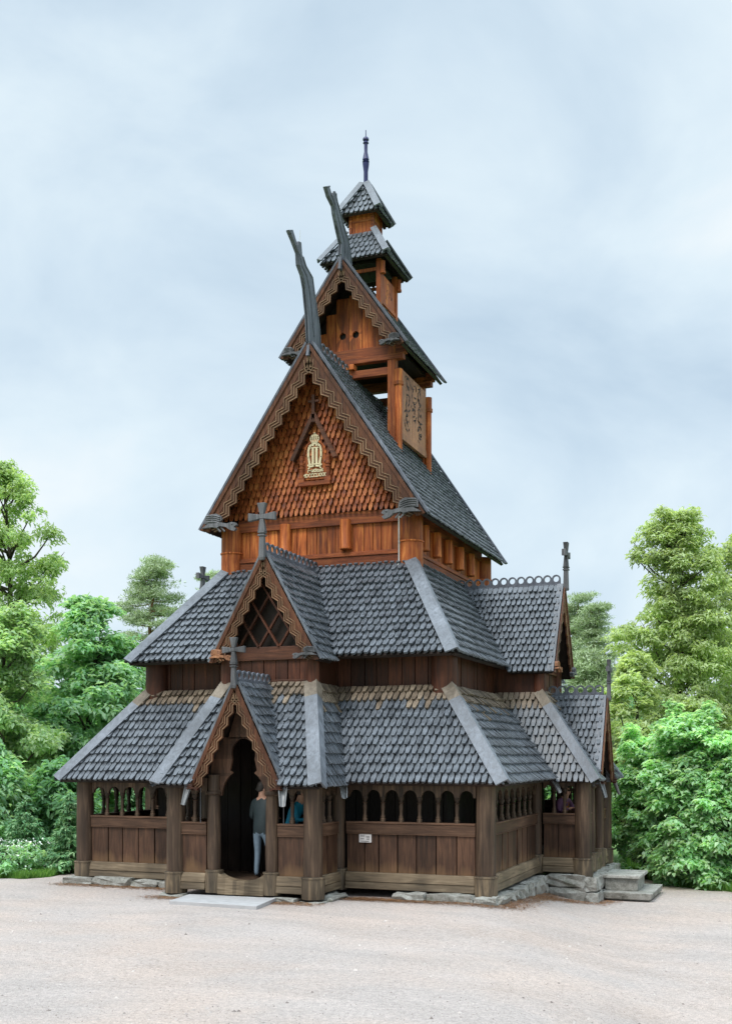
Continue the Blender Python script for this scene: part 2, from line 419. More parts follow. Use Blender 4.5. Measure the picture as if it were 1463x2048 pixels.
def column(x, y, r, z0, z1, Mx, base=.40, rb=None, ring=False, cut=False):
    rb = rb or r * 1.22; mb = MB(Mx)
    zs = z0 + base
    prof = [(r, zs - .02), (r * 1.02, zs + .2), (r, (zs + z1) / 2), (r * .97, z1)]
    if ring: prof = [(r * 1.0, zs - .02), (r * 1.1, zs + .35), (r * 1.0, z1 - .62), (r * .92, z1 - .40), (r * 1.22, z1 - .37), (r * 1.22, z1 - .335), (r * .95, z1 - .31), (r * .95, z1)]
    mb.lathe(prof, (x, y, 0), 18, .012)
    o = part(mb, 'column', 'column', smooth=True)
    b = MB(Mx); b.lathe([(rb * .99, z0), (rb * 1.02, z0 + base * .5), (rb, zs - .03), (rb * 1.06, zs - .025), (rb * 1.05, zs), (r * .9, zs + .012)], (x, y, 0), 16, .02)
    b.build('column_base', 'tanv', o, smooth=True)

bal_mesh = {}
def bay(P0, P1, n, boards, W, trim=.17, sill=True, arch_top=2.06, gap=0.012):
    """one bay of the gallery wall: sill log, upright boards, rail, turned balusters and an arcade board"""
    p0, p1 = W @ V((*P0, 0)), W @ V((*P1, 0))
    Mx, L = frame2(p0.xy, p1.xy)
    a, b = trim, L - trim
    mb = MB(Mx)
    if sill:
        mb.hexa([(a, -.15, .09), (b, -.15, .09), (b, .10, .09), (a, .10, .09)], [(a, -.12, .23), (b, -.12, .23), (b, .10, .23), (a, .10, .23)])
        mb.hexa([(a, -.135, .234), (b, -.135, .234), (b, .10, .234), (a, .10, .234)], [(a, -.10, .415), (b, -.10, .415), (b, .10, .415), (a, .10, .415)])
        part(mb, 'sill_beam', 'tan', bevel=.012)
    mb = MB(Mx); ws = [random.uniform(.8, 1.2) for _ in range(boards)]; t = sum(ws); x = a
    for w in ws:
        e = (b - a) * w / t; dy = random.uniform(-.012, .012)
        mb.box(x + gap, x + e - gap, -.03 + dy, .03, .416, 1.20); x += e
    mb.k = 1; mb.box(a, b, .032, .06, .416, 1.20)
    part(mb, 'wall_panel', ['dark', 'deep'])
    mb = MB(Mx); mb.box(a, b, -.07, .08, 1.195, 1.385); mb.box(a, b, -.085, .09, 1.388, 1.425); mb.box(a, b, -.08, .05, 1.178, 1.192)
    part(mb, 'rail', 'rail', bevel=.006)
    cw = (b - a) / n; rr = cw / 2 - .05; hh = min(rr, .24); sp = arch_top - hh
    mb = MB(Mx); y0, y1 = -.035, .035
    for i in range(n):
        c = a + cw * (i + .5); K = 10
        arc = [(c - cw / 2, sp), (c - rr, sp)] + [(c - rr * math.cos(math.pi * k / K), sp + hh * math.sin(math.pi * k / K)) for k in range(1, K)] + [(c + rr, sp), (c + cw / 2, sp)]
        zt = 2.30
        for (xa, za), (xb, zb) in zip(arc, arc[1:]):
            if abs(xb - xa) < 1e-6: continue
            mb.hexa([(xa, y0, za), (xb, y0, zb), (xb, y0, zt), (xa, y0, zt)], [(xa, y1, za), (xb, y1, zb), (xb, y1, zt), (xa, y1, zt)])
    part(mb, 'arcade', 'column')
    h = sp - 1.425
    key = round(h, 3)
    if key not in bal_mesh:
        q = MB(); q.lathe([(.058, 0), (.058, .06), (.042, .075), (.05, .10), (.032, .15), (.036, h * .45), (.042, h * .6), (.034, h - .13), (.052, h - .11), (.036, h - .09), (.06, h - .03), (.06, h)], (0, 0, 0), 10)
        q.v = q.v
        o = q.build('baluster', 'column', church, smooth=True); bal_mesh[key] = o.data; bpy.data.objects.remove(o)
    for i in range(1, n):
        o = bpy.data.objects.new('baluster', bal_mesh[key]); col.objects.link(o); o.parent = church
        o.matrix_local = Mx @ Matrix.Translation((a + cw * i, 0, 1.425))

CY = 1.77                      # plan centre of the galleries
ZE, ZT = 2.194, 4.15           # lower roof: eave and top
ME, MT = 4.788, 6.95           # middle roof: eave and top
def planes_up(e_ly, e_z, t_ly, t_z):
    return V((0, -(t_z - e_z), (t_ly - e_ly))).normalized()

low_roof = part(MB().box(-.01, .01, 0, .02, 3.0, 3.02), 'gallery_roof', 'deep')
mid_roof = part(MB().box(-.01, .01, 0, .02, 5.0, 5.02), 'aisle_roof', 'deep')
lowmb, midmb = MB(), MB()

def wing(W, p, ext=True):
    """one side of the church in a local frame: x along the wall, -y outwards, origin on the gallery wall line"""
    E, EE, PG, TW, MW, MEy, KG, KT, LE, A, At, B, Bt = [p[k] for k in 'E EE PG TW MW ME KG KT LE A At B Bt'.split()]
    nl = planes_up(LE, ZE, MW, ZT); nm = planes_up(MEy, ME, KT, MT)
    e = 1.494; de = .635; ze = 2.15; zt = 4.2; xe = 1.75; xt = .97
    zq, zq0, aq = 4.14, 2.085, .99
    zg, zg0, ag = 6.83, 4.675, 1.193
    def yl(z): return LE + (MW - LE) * (z - ZE) / (ZT - ZE)
    def ym(z): return MEy + (KT - MEy) * (z - ME) / (MT - ME)
    wf = p.get('warm', 2)
    if not ext:
        shingles(lowmb, [(-A, LE, ZE), (A, LE, ZE), (At, MW, ZT), (-At, MW, ZT)], Mx=W, warm_from_top=wf)
        shingles(midmb, [(-B, MEy, ME), (B, MEy, ME), (Bt, KT, MT), (-Bt, KT, MT)], Mx=W, w=.142, pitch=.215)
        return
    # main lower roof, right and left of the projecting porch bay
    vx0, vx1 = xe - .02, xt + .01
    for s in (1, -1):
        vb, vt = V((s * (xe - (ZE - ze) * .38), yl(ZE), ZE)), V((s * (xt + .02), yl(ZT), ZT))
        poly = [tuple(vb), (s * A, LE, ZE), (s * At, MW, ZT), tuple(vt)]
        if s < 0: poly = [poly[1], poly[0], poly[3], poly[2]]
        shingles(lowmb, poly, Mx=W, warm_from_top=wf)
        # side slope of the porch bay
        def ye(z): return EE + (TW - EE) * (z - ze) / (zt - ze)
        poly = [(s * xe, EE, ze), tuple(V((s * xe, yl(ze), ze))), (s * xt, yl(zt), zt), (s * xt, TW, zt)]
        if s < 0: poly = [poly[1], poly[0], poly[3], poly[2]]
        shingles(lowmb, poly, Mx=W, warm_from_top=wf)
        # front slope of the porch bay, cut by the porch gable
        poly = [(0, EE, ze), (s * xe, EE, ze), (s * xt, TW, zt), (0, TW, zt)]
        if s < 0: poly = [poly[1], poly[0], poly[3], poly[2]]
        gn = V((-s * (zq - zq0), 0, -aq)).normalized()
        shingles(lowmb, poly, clips=[(V((0, PG, zq)), gn)], Mx=W, warm_from_top=wf)
        n_f = planes_up(EE, ze, TW, zt); n_s = V((s * (zt - ze), 0, (xe - xt))).normalized()
        hip('hip_board', (s * xe, EE, ze), (s * xt, TW, zt), n_f, n_s, .16, .11, low_roof, W, .16)
        nside = V((s * (ZT - ZE), 0, A - At)).normalized()
        # valley spouts of zinc
        for (q, dirv) in ((vb, V((s * .45, -.8, -1.3))), (V((s * (aq + .04), EE - .02, zq0 + .02)), V((s * .2, -.5, -1.5)))):
            mb = MB(W); d = dirv.normalized(); q0 = q - d * .04 + V((0, 0, .03)); q1 = q + d * .34
            sd = d.cross(V((0, 0, 1))).normalized(); up = sd.cross(d)
            for k in range(6):
                a0, a1 = math.pi * k / 6, math.pi * (k + 1) / 6
                f = lambda a, rr: sd * math.cos(a) * rr - up * math.sin(a) * rr
                mb.hexa([q0 + f(a0, .09), q0 + f(a1, .09), q0 + f(a1, .074), q0 + f(a0, .074)], [q1 + f(a0, .055), q1 + f(a1, .055), q1 + f(a1, .04), q1 + f(a0, .04)])
            part(mb, 'valley_spout', 'lead')
    # porch gable roof
    porch = part(MB(W).box(-.05, .05, PG + .05, TW - .05, zq - .12, zq - .04), 'porch_roof', 'deep')
    pm = MB()
    for s in (1, -1):
        def yf(z): return EE + (TW - EE) * (z - ze) / (zt - ze)
        poly = [(s * aq, PG, zq0), (s * aq, PG + .06, zq0), (0, TW, zq), (0, PG, zq)]
        hipn = planes_up(EE, ze, TW, zt)
        big = [(s * aq, PG, zq0), (s * aq, TW, zq0), (0, TW, zq), (0, PG, zq)]
        if s < 0: big = [big[1], big[0], big[3], big[2]]
        shingles(pm, big, clips=[(V((0, EE, ze)), -hipn)], Mx=W, w=.12, pitch=.2)
    pm.build('shingle_cladding', SHM, porch)
    bargeboards(zq, (aq, zq0), PG - .01, porch, W, w=.16, period=.27, amp=.04)
    crest(PG + .02, TW - .02, zq + .06, .112, porch, W)
    cross(PG - .10, zq - .10, 5.02, .24, porch, W)
    for s in (-1, 1): dragon_carving(s * (aq + .05), s * (aq - .22), zq0 + .03, PG - .06, porch, W, 'brown')
    # outer board along the gable edge on the roof side
    for s in (1, -1):
        mb = MB(W)
        d = V((s * aq, 0, zq0 - zq)).normalized(); nrm = V((s * (zq - zq0), 0, aq)).normalized()
        a, b = V((0, PG - .05, zq)), V((s * aq, PG - .05, zq0)) + d * .03
        o = V((0, .17, 0))
        mb.hexa([a + nrm * .05, b + nrm * .05, b + o + nrm * .05, a + o + nrm * .05], [a + nrm * .09, b + nrm * .09, b + o + nrm * .09, a + o + nrm * .09])
        mb.build('verge_board', 'hip', porch)
    # portal spandrel with a trefoil opening
    yS = E + .02; K = 14
    arc = [(-.47, 1.1)] + [(-.47 * math.cos(math.pi * k / K * .5 * 1.0), 2.0 + .47 * math.sin(math.pi * k / K * .5)) for k in range(0, 9)]
    left = [(-.47, 1.95)] + [(-.47 * math.cos(t), 1.95 + .52 * math.sin(t)) for t in [R(12 * k) for k in range(1, 6)]]
    xq, zq_ = left[-1]
    left += [(xq - .06, zq_ + .05)] + [(-.26 * math.cos(t), 2.78 + .30 * math.sin(t)) for t in [R(-20 + 15 * k) for k in range(0, 8)]] + [(0, 3.1)]
    mb = MB(W)
    for s in (-1, 1):
        for (xa, za), (xb, zb) in zip(left, left[1:]):
            def ox(z): return -max(.02, aq * (zq - .06 - z) / (zq - zq0)) if z > zq0 else -.66
            oa, ob = min(ox(za), xa), min(ox(zb), xb)
            oa = max(oa, -.72); ob = max(ob, -.72)
            mb.hexa([(-s * oa, yS, za), (-s * xa, yS, za), (-s * xb, yS, zb), (-s * ob, yS, zb)], [(-s * oa, yS + .06, za), (-s * xa, yS + .06, za), (-s * xb, yS + .06, zb), (-s * ob, yS + .06, zb)])
        mb.add([], [])
    mb.hexa([(-.33, yS, 3.08), (.33, yS, 3.08), (.10, yS, 3.8), (-.10, yS, 3.8)], [(-.33, yS + .06, 3.08), (.33, yS + .06, 3.08), (.10, yS + .06, 3.8), (-.10, yS + .06, 3.8)])
    part(mb, 'portal_arch', 'dark')
    # columns
    for s in (-1, 1):
        column(s * e, E, .185, 0, 2.2, W, base=.42)
        column(s * de, E, .125, .04, 2.36, W, base=.44, rb=.175, ring=True)
        column(s * e, 0, .13, .05, 2.2, W, base=.42, rb=.18)
        bay((s * e, 0), (s * e, E), 3 if s < 0 else 3, 2, W) if s < 0 else bay((s * e, E), (s * e, 0), 3, 2, W)
    bay((-e, E), (-de, E), 2, 1, W, trim=.14); bay((de, E), (e, E), 2, 1, W, trim=.14)
    # worn threshold log
    mb = MB(W); prev = None
    for k in range(13):
        x = -.5 + k / 12.0; z = .43 - .14 * (1 - (x / .5) ** 2) ** .8 if abs(x) < .5 else .43
        if prev: mb.hexa([(prev[0], E - .13, .02), (x, E - .13, .02), (x, E + .12, .02), (prev[0], E + .12, .02)], [(prev[0], E - .10, prev[1]), (x, E - .10, z), (x, E + .12, z), (prev[0], E + .12, prev[1])])
        prev = (x, z)
    part(mb, 'threshold', 'tan')
    part(MB(W).box(-1.4, 1.4, E + .15, .1, .2, .28), 'floor', 'column')
    # upper wall of the porch bay with its corner posts
    mb = MB(W)
    for k in range(7):
        x0 = -.95 + 1.9 * k / 7; mb.box(x0 + .008, x0 + 1.9 / 7 - .008, TW - .02 + random.uniform(-.01, .01), TW + .03, 4.3, 4.70)
    for s in (-1, 1): mb.box(s * .95 - .03, s * .95 + .03, TW, MW + .1, 4.0, 4.8)
    part(mb, 'wall_panel', 'brown')
    mb = MB(W); mb.box(-.98, .98, TW - .05, TW + .05, 4.14, 4.30); mb.box(-1.0, 1.0, TW - .07, TW + .06, 4.70, 4.98)
    part(mb, 'tie_beam', 'brown_h', bevel=.01)
    for s in (-1, 1):
        part(MB(W).lathe([(.13, 4.0), (.135, 4.4), (.13, 4.85)], (s * .97, TW - .02, 0), 14, .01), 'corner_post', 'brown', smooth=True)
    # dormer gable
    dorm = part(MB(W).box(-.05, .05, KG + .05, MEy, zg - .14, zg - .05), 'dormer_roof', 'deep')
    dm = MB()
    for s in (1, -1):
        big = [(s * ag, KG, zg0), (s * ag, KT, zg0), (0, KT, zg), (0, KG, zg)]
        if s < 0: big = [big[1], big[0], big[3], big[2]]
        shingles(dm, big, clips=[(V((0, MEy, ME)), -nm)], Mx=W, w=.125, pitch=.19)
        vb, vt = V((s * (ag - .03), ym(ME), ME)), V((0, ym(zg), zg))
        gn = V((-s * (zg - zg0), 0, -ag)).normalized()
        poly = [(0, MEy, ME), (s * B, MEy, ME), (s * Bt, KT, MT), (0, KT, MT)]
        if s < 0: poly = [poly[1], poly[0], poly[3], poly[2]]
        shingles(midmb, poly, clips=[(V((0, KG, zg)), gn)], Mx=W, w=.142, pitch=.215)
    dm.build('shingle_cladding', SHM, dorm)
    bargeboards(zg, (ag, zg0), KG - .01, dorm, W, w=.19, period=.30, amp=.05)
    crest(KG + .03, ym(zg) + .15, zg + .06, .112, dorm, W)
    cross(KG - .10, zg - .12, 7.87, .30, dorm, W)
    for s in (-1, 1): dragon_carving(s * (ag + .02), s * (ag - .50), zg0 + .12, KG - .06, dorm, W, 'grey' if s > 0 else 'panelw')
    for s in (1, -1):
        mb = MB(W)
        d = V((s * ag, 0, zg0 - zg)).normalized(); nrm = V((s * (zg - zg0), 0, ag)).normalized()
        a, b = V((0, KG - .05, zg)), V((s * ag, KG - .05, zg0)) + d * .03; o = V((0, .15, 0))
        mb.hexa([a + nrm * .05, b + nrm * .05, b + o + nrm * .05, a + o + nrm * .05], [a + nrm * .09, b + nrm * .09, b + o + nrm * .09, a + o + nrm * .09])
        mb.build('verge_board', 'hip', dorm)
    mb = MB(W)                                                     # crossed lattice bars
    yb = TW - .04; zb = 4.98; sl = 1.55
    def rim(x): return zg - .12 - abs(x) * (zg - zg0) / ag
    for k in range(-2, 4):
        for s in (-1, 1):
            x0 = s * (k * .46 - .23)
            t = 0
            while t < 1.6 and zb + t * sl < rim(x0 + s * t) and abs(x0 + s * t) < .95: t += .02
            if t > .1 and abs(x0) < .95: mb.beam((x0, yb + s * .02, zb), (x0 + s * t, yb + s * .02, zb + t * sl), .075, .035, (0, 1, 0)) if False else mb.beam((x0, yb + s * .022, zb), (x0 + s * t, yb + s * .022, zb + t * sl), .04, .075, (0, 1, 0))
    mb.build('gable_lattice', 'brown', dorm)
    mb = MB(W); mb.prism([(-ag + .1, TW + .12, zg0 + .1), (ag - .1, TW + .12, zg0 + .1), (0, TW + .12, zg - .1)], (0, .04, 0))
    mb.build('gable_wall', 'deep', dorm)  # dark backing sheet, painted as the dim interior behind the lattice

FR = Matrix.Translation((0, -4.225, 0))
RT = Matrix.Translation((4.549, CY, 0)) @ Matrix.Rotation(R(90), 4, 'Z')
LF = Matrix.Translation((-4.549, CY, 0)) @ Matrix.Rotation(R(-90), 4, 'Z')
BK = Matrix.Translation((0, 7.765, 0)) @ Matrix.Rotation(R(180), 4, 'Z')
pf = dict(E=-1.298, EE=-1.645, PG=-1.58, TW=-.075, MW=1.025, ME=.521, KG=-.341, KT=2.325, LE=-.346, A=5.0, At=3.5, B=3.767, Bt=2.3)
ps = dict(E=-1.07, EE=-1.40, PG=-1.32, TW=.05, MW=1.049, ME=.782, KG=-.30, KT=2.249, LE=-.451, A=6.341, At=4.97, B=5.474, Bt=3.67)
wing(FR, pf); wing(RT, ps); wing(LF, ps); wing(BK, pf, ext=False)
for mb, ro in ((lowmb, low_roof), (midmb, mid_roof)): mb.build('shingle_cladding', SHM, ro)
# hips at the four corners
for sx in (-1, 1):
    for (W2, sy) in ((FR, -1), (BK, 1)):
        yf = -4.571 if sy < 0 else 8.111; yt = -3.2 if sy < 0 else 6.74
        hip('hip_board', (sx * 5, yf, ZE), (sx * 3.5, yt, ZT), (0, sy * (ZT - ZE), 1.37), (sx * (ZT - ZE), 0, 1.5), .16, .07, low_roof, I4, .16)
        yf = -3.704 if sy < 0 else 7.244; yt = -1.9 if sy < 0 else 5.44
        hip('hip_board', (sx * 3.767, yf, ME), (sx * 2.3, yt, MT), (0, sy * (MT - ME), 1.8), (sx * (MT - ME), 0, 1.467), .17, .06, mid_roof)
# gallery corner columns and bays
for x, y in ((-4.549, -4.225), (4.549, -4.225), (4.549, 7.765), (-4.549, 7.765)): column(x, y, .19, 0, 2.2, I4, base=.42)
for W, h in ((FR, 4.549), (RT, 5.995), (LF, 5.995)):
    bay((-h, 0), (-1.494, 0), 7 if W is FR else 8, 7 if W is FR else 9, W, trim=.19, gap=.012 if W is FR else .03)
    bay((1.494, 0), (h, 0), 7 if W is FR else 8, 7 if W is FR else 9, W, trim=.19, gap=.012 if W is FR else .03)
bay((-4.549, 0), (4.549, 0), 18, 18, BK, trim=.19)
# aisle walls: upright boards that also close the gallery inside, with the portal
mb = MB()
def boards(mb, Mx, a, b, z0, z1, w, hole=None, t=.05):
    x = a; mm = mb.M; mb.M = Mx
    while x < b - .02:
        e = min(w * random.uniform(.85, 1.15), b - x); zz = z0
        if hole and x + e > hole[0] and x < hole[1]: zz = hole[2]
        d = random.uniform(-.012, .012)
        mb.box(x + .008, x + e - .008, d, t, zz, z1); x += e
    mb.M = mm
F2 = lambda a, b: frame2(a, b)[0]
cs = [(-3.4, -3.12), (3.4, -3.12), (3.4, 6.66), (-3.4, 6.66)]
for i in range(4):
    Mx, L = frame2(cs[i], cs[(i + 1) % 4])
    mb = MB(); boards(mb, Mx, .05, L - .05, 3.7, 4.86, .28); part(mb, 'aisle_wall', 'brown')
    mb = MB(); boards(mb, Mx, .05, L - .05, .2, 3.69, .28, (L / 2 - .45, L / 2 + .45, 2.6) if i == 0 else None); part(mb, 'inner_wall', 'deep')  # inner boards near-black: the doorway's shade is painted into them
mb = MB()
mb.box(-3.3, 3.3, -3.0, 6.6, .15, .27); mb.box(-4.45, 4.45, -4.15, 7.7, .12, .2)
part(mb, 'floor', 'column')
part(MB().box(-2.25, 2.25, -1.85, 5.4, 6.78, 6.9), 'ceiling', 'deep')
for x, y in cs: part(MB().lathe([(.27, 3.9), (.275, 4.3), (.265, 4.88)], (x * .994, y, 0), 18, .008), 'corner_post', 'brown', smooth=True)
# foundation slabs under corner (inner aisle beam)
# ---- nave: posts, walls, gable
zp0, zp1 = 6.75, 8.05
for x, y in ((-2.2, -1.75), (2.2, -1.75), (2.2, 4.2), (-2.2, 4.2)):
    mb = MB(); mb.lathe([(.26, zp0), (.265, 7.2), (.262, 7.42), (.285, 7.43), (.285, 7.46), (.262, 7.47), (.258, zp1)], (x, y, 0), 20, .006)
    part(mb, 'corner_post', 'orange', smooth=True)
cn = [(-2.2, -1.77), (2.2, -1.77), (2.2, 4.2), (-2.2, 4.2)]
for i in range(4):
    Mx, L = frame2(cn[i], cn[(i + 1) % 4])
    mb = MB(); boards(mb, Mx, .2, L - .2, 7.28, 7.95, .235)
    part(mb, 'wall_panel', 'orange')
    mb = MB(Mx); mb.box(.2, L - .2, -.06, .06, 6.95, 7.20); mb.box(.2, L - .2, -.085, .06, 7.203, 7.25); mb.box(.2, L - .2, -.065, .06, 7.253, 7.30); mb.box(.2, L - .2, -.07, .08, 7.92, 8.20)
    part(mb, 'tie_beam', 'orange_h', bevel=.006)
    xs = [1.40, 2.885] if i == 0 else [.75, 1.65, 2.6, 3.6, 4.6] if i == 1 else [1.5, 3.0]
    for x in xs:
        zt = 8.03 if i == 0 else 7.93
        part(MB(Mx).lathe([(.12, 7.36), (.135, 7.375), (.135, 7.42), (.128, 7.43), (.128, zt)], (x, -.06, 0), 14), 'pilaster', 'orange', smooth=True)
NA, NF, NFz = 11.90, 2.677, 7.94
nave = part(MB().box(-.06, .06, -2.2, 4.65, NA - .2, NA - .08), 'nave_roof', 'deep')
mb = MB()
for s in (1, -1):
    poly = [(s * NF, -2.27, NFz), (s * NF, 4.71, NFz), (0, 4.71, NA), (0, -2.27, NA)]
    if s < 0: poly = [poly[1], poly[0], poly[3], poly[2]]
    shingles(mb, poly, w=.13, pitch=.19, t=.03)
mb.build('shingle_cladding', SHM, nave)
bargeboards(NA, (NF, NFz), -2.28, nave, w=.31, period=.36, amp=.075, gapb=.075)
crest(-2.1, 0.05, NA + .04, .125, nave)
mb = MB()
for y in (-2.33, 4.6):
    for s in (1, -1):
        mb = MB()
        d = V((s * NF, 0, NFz - NA)).normalized(); nrm = V((s * (NA - NFz), 0, NF)).normalized()
        a, b = V((0, y, NA)), V((s * NF, y, NFz)) + d * .04; o = V((0, .16, 0))
        mb.hexa([a + nrm * .06, b + nrm * .06, b + o + nrm * .06, a + o + nrm * .06], [a + nrm * .11, b + nrm * .11, b + o + nrm * .11, a + o + nrm * .11])
        mb.build('verge_board', 'crest', nave)
for s in (-1, 1): dragon_carving(s * (NF - .02), s * (NF - .92), NFz + .10, -2.34, nave)
# dragon necks rising from the gable tops: outline in the ridge plane
DA = [(-2.42, 11.62), (-2.346, 11.932), (-2.418, 12.512), (-2.554, 13.036), (-2.742, 13.281), (-2.941, 13.419), (-2.981, 13.664), (-3.24, 13.835), (-3.445, 13.951), (-3.24, 14.04), (-3.043, 13.853), (-2.985, 13.80), (-2.945, 13.92), (-2.80, 13.955), (-2.742, 13.676), (-2.527, 13.533), (-2.169, 13.42), (-2.085, 13.183), (-1.984, 12.929), (-1.773, 12.417), (-1.70, 12.02), (-2.25, 11.62)]
DB = [(-.55, 14.30), (-.479, 14.639), (-.452, 14.903), (-.667, 15.175), (-.914, 15.438), (-.973, 15.596), (-1.276, 15.692), (-1.435, 15.825), (-1.228, 15.934), (-1.055, 15.81), (-1.01, 15.76), (-.985, 15.89), (-.842, 15.951), (-.76, 15.778), (-.552, 15.66), (-.305, 15.4), (-.064, 15.215), (.112, 15.0), (.2, 14.66), (-.4, 14.30)]
def dragon_finial(D, parent):
    mb = MB(); cx = sum(a for a, b in D) / len(D)
    n = len(D); ins = []
    from mathutils.geometry import tessellate_polygon
    th = .032
    tri = tessellate_polygon([[V((0, a, b)) for a, b in D]])
    pts = [(-th, a, b) for a, b in D] + [(th, a, b) for a, b in D]
    fs = [tuple(t) for t in tri] + [tuple(i + n for i in t) for t in tri] + [(i, (i + 1) % n, n + (i + 1) % n, n + i) for i in range(n)]
    mb.add(pts, fs)
    # scales along the back and a carved line on each cheek
    back = D[-8:-2]
    for (a, b), (c, d) in zip(back, back[1:]):
        for k in range(3):
            t = k / 3; mb.box(-th * .8, th * .8, a + (c - a) * t - .03, a + (c - a) * t + .035, b + (d - b) * t - .05, b + (d - b) * t + .03)
    for sx in (-1, 1):                                             # carved edge rolls on both cheeks
        for side in (D[1:9], D[-2:-9:-1]):
            mb.tube([(sx * th, a * .9 + .1 * cx if False else a + (.03 if side is not None and a < cx else -.03), b) for a, b in side], .020, 5)
    mid = [((D[1 + k][0] * .6 + D[-3 - k][0] * .4), (D[1 + k][1] * .6 + D[-3 - k][1] * .4)) for k in range(0, 6)]
    for sx in (-1, 1): mb.tube([(sx * th, a, b) for a, b in mid], .018, 5)
    return mb.build('dragon_finial', 'crest', parent)
dragon_finial(DA, nave)
mb = MB(); mb.tube([(0, -2.83, 13.9), (0, -2.8, 14.22)], .006, 5); mb.build('lightning_rod', 'cable', nave)
# shingled gable wall
gw = part(MB().prism([(-2.45, -1.79, 8.2), (2.45, -1.79, 8.2), (0, -1.79, 11.8)], (0, .05, 0)), 'gable_wall', 'deep')
mb = MB(); shingles(mb, [(-2.35, -1.80, 8.22), (2.35, -1.80, 8.22), (0, -1.80, 11.72)], w=.128, pitch=.168, t=.05, tip=.17, wf=.74, mats=(0, 0, 1), slab=False)
mb.build('shingle_cladding', ['sho', 'deep'], gw)
mb = MB(); mb.prism([(-2.5, 4.1, 8.2), (2.5, 4.1, 8.2), (0, 4.1, 11.8)], (0, .06, 0)); part(mb, 'gable_wall', 'brown')
# memorial plaque
yq = -1.92
plq = part(MB().box(-.33, .33, yq, yq + .07, 8.93, 10.0), 'memorial_plaque', 'orange')
X0 = -.02
mb = MB(Matrix.Translation((X0, 0, 0)))
K = 16
arc = [(-.29, 8.98)] + [(-.29 * math.cos(math.pi * k / K), 9.52 + .30 * math.sin(math.pi * k / K)) for k in range(K + 1)] + [(.29, 8.98)]
plq.data.clear_geometry()
mb.prism([(x, yq, z) for x, z in arc], (0, .08, 0))
arc2 = [(-.26 * math.cos(math.pi * k / K), 9.55 + .30 * math.sin(math.pi * k / K)) for k in range(K + 1)]
for (a, b), (c, d) in zip(arc2, arc2[1:]): mb.beam((a, yq - .02, b), (c, yq - .02, d), .04, .03, (0, 1, 0))
o2 = mb.build('memorial_plaque', 'orange'); plq.data = o2.data; bpy.data.objects.remove(o2)
mb = MB(Matrix.Translation((X0, 0, 0)))
mb.box(-.39, .39, yq - .08, yq + .06, 8.84, 8.93); mb.box(-.40, -.25, yq - .07, yq + .05, 8.932, 9.02); mb.box(.25, .40, yq - .07, yq + .05, 8.932, 9.02)
for s in (-1, 1):
    mb.lathe([(.05, 9.02), (.05, 9.22), (.065, 9.23), (.065, 9.26), (.045, 9.27), (.045, 9.30), (.065, 9.31), (.05, 9.33), (.05, 9.52)], (s * .325, yq - .02, 0), 10)
mb.build('frame', 'orange_h', plq)
mb = MB(Matrix.Translation((X0, 0, 0)))
for s in (-1, 1):
    mb.beam((0, yq - .05, 10.42), (s * .52, yq - .05, 9.42), .16, .07, (s * 1, 0, .52)); mb.beam((0, yq - .09, 10.50), (s * .56, yq - .09, 9.43), .05, .04, (s * 1, 0, .52))
mb.box(-.035, .035, yq - .13, yq - .05, 10.25, 10.86); mb.box(-.13, .13, yq - .11, yq - .06, 10.70, 10.745)
mb.build('gablet', 'brown_h', plq)
mb = MB(Matrix.Translation((X0, 0, 0)))                             # royal cipher: crown above an O around a II
yc = yq - .025
def bar(pts, w, mb=mb):
    for (a, b), (c, d) in zip(pts, pts[1:]): mb.beam((a, yc, b), (c, yc, d), w, .03, (0, 1, 0))
for s in (-1, 1):
    bar([(s * .02, 9.745), (s * .08, 9.76), (s * .13, 9.72), (s * .155, 9.62), (s * .155, 9.50), (s * .135, 9.40), (s * .12, 9.30)], .048)
    bar([(s * .16, 9.60), (s * .185, 9.60)], .02); bar([(s * .14, 9.47), (s * .18, 9.47)], .02)
    bar([(s * .045, 9.33), (s * .045, 9.68)], .052)
    bar([(s * .02, 9.285), (s * .10, 9.27), (s * .17, 9.31)], .04); bar([(s * .12, 9.25), (s * .16, 9.22)], .03)
bar([(-.09, 9.69), (.09, 9.69)], .022); bar([(-.09, 9.32), (.09, 9.32)], .022)
bar([(-.075, 9.79), (.075, 9.79)], .035)
for k in (-2, -1, 0, 1, 2): bar([(k * .03, 9.80), (k * .052, 9.88), (k * .045, 9.955)], .022)
bar([(-.10, 9.93), (-.05, 9.975), (0, 9.96), (.05, 9.975), (.10, 9.93)], .022); bar([(0, 9.97), (0, 10.03)], .03); bar([(-.025, 10.01), (.025, 10.01)], .02)
mb.build('royal_cipher', 'gilt', plq)
def text(body, size, loc, rot, mat, parent, name, sx=1.0):
    cu = bpy.data.curves.new(name, 'FONT'); cu.body = body; cu.size = size; cu.align_x = 'CENTER'; cu.extrude = .008; cu.offset = .004
    t = bpy.data.objects.new(name, cu); col.objects.link(t)
    bpy.context.view_layer.update()
    me = bpy.data.meshes.new_from_object(t.evaluated_get(bpy.context.evaluated_depsgraph_get()))
    bpy.data.objects.remove(t); me.materials.clear(); me.materials.append(M[mat])
    me.transform(Matrix.Translation(loc) @ Matrix.Rotation(rot[2], 4, 'Z') @ Matrix.Rotation(rot[0], 4, 'X') @ Matrix.Diagonal((sx, 1, 1, 1)))
    o = bpy.data.objects.new(name, me); col.objects.link(o); o.parent = parent
    return o
text('restituit', .12, (X0 + .01, yq - .014, 9.145), (R(90), 0, 0), 'gilt', plq, 'inscription')
text('MDCCCLXXXV', .115, (X0 + .01, yq - .014, 9.035), (R(90), 0, 0), 'gilt', plq, 'inscription', .78)
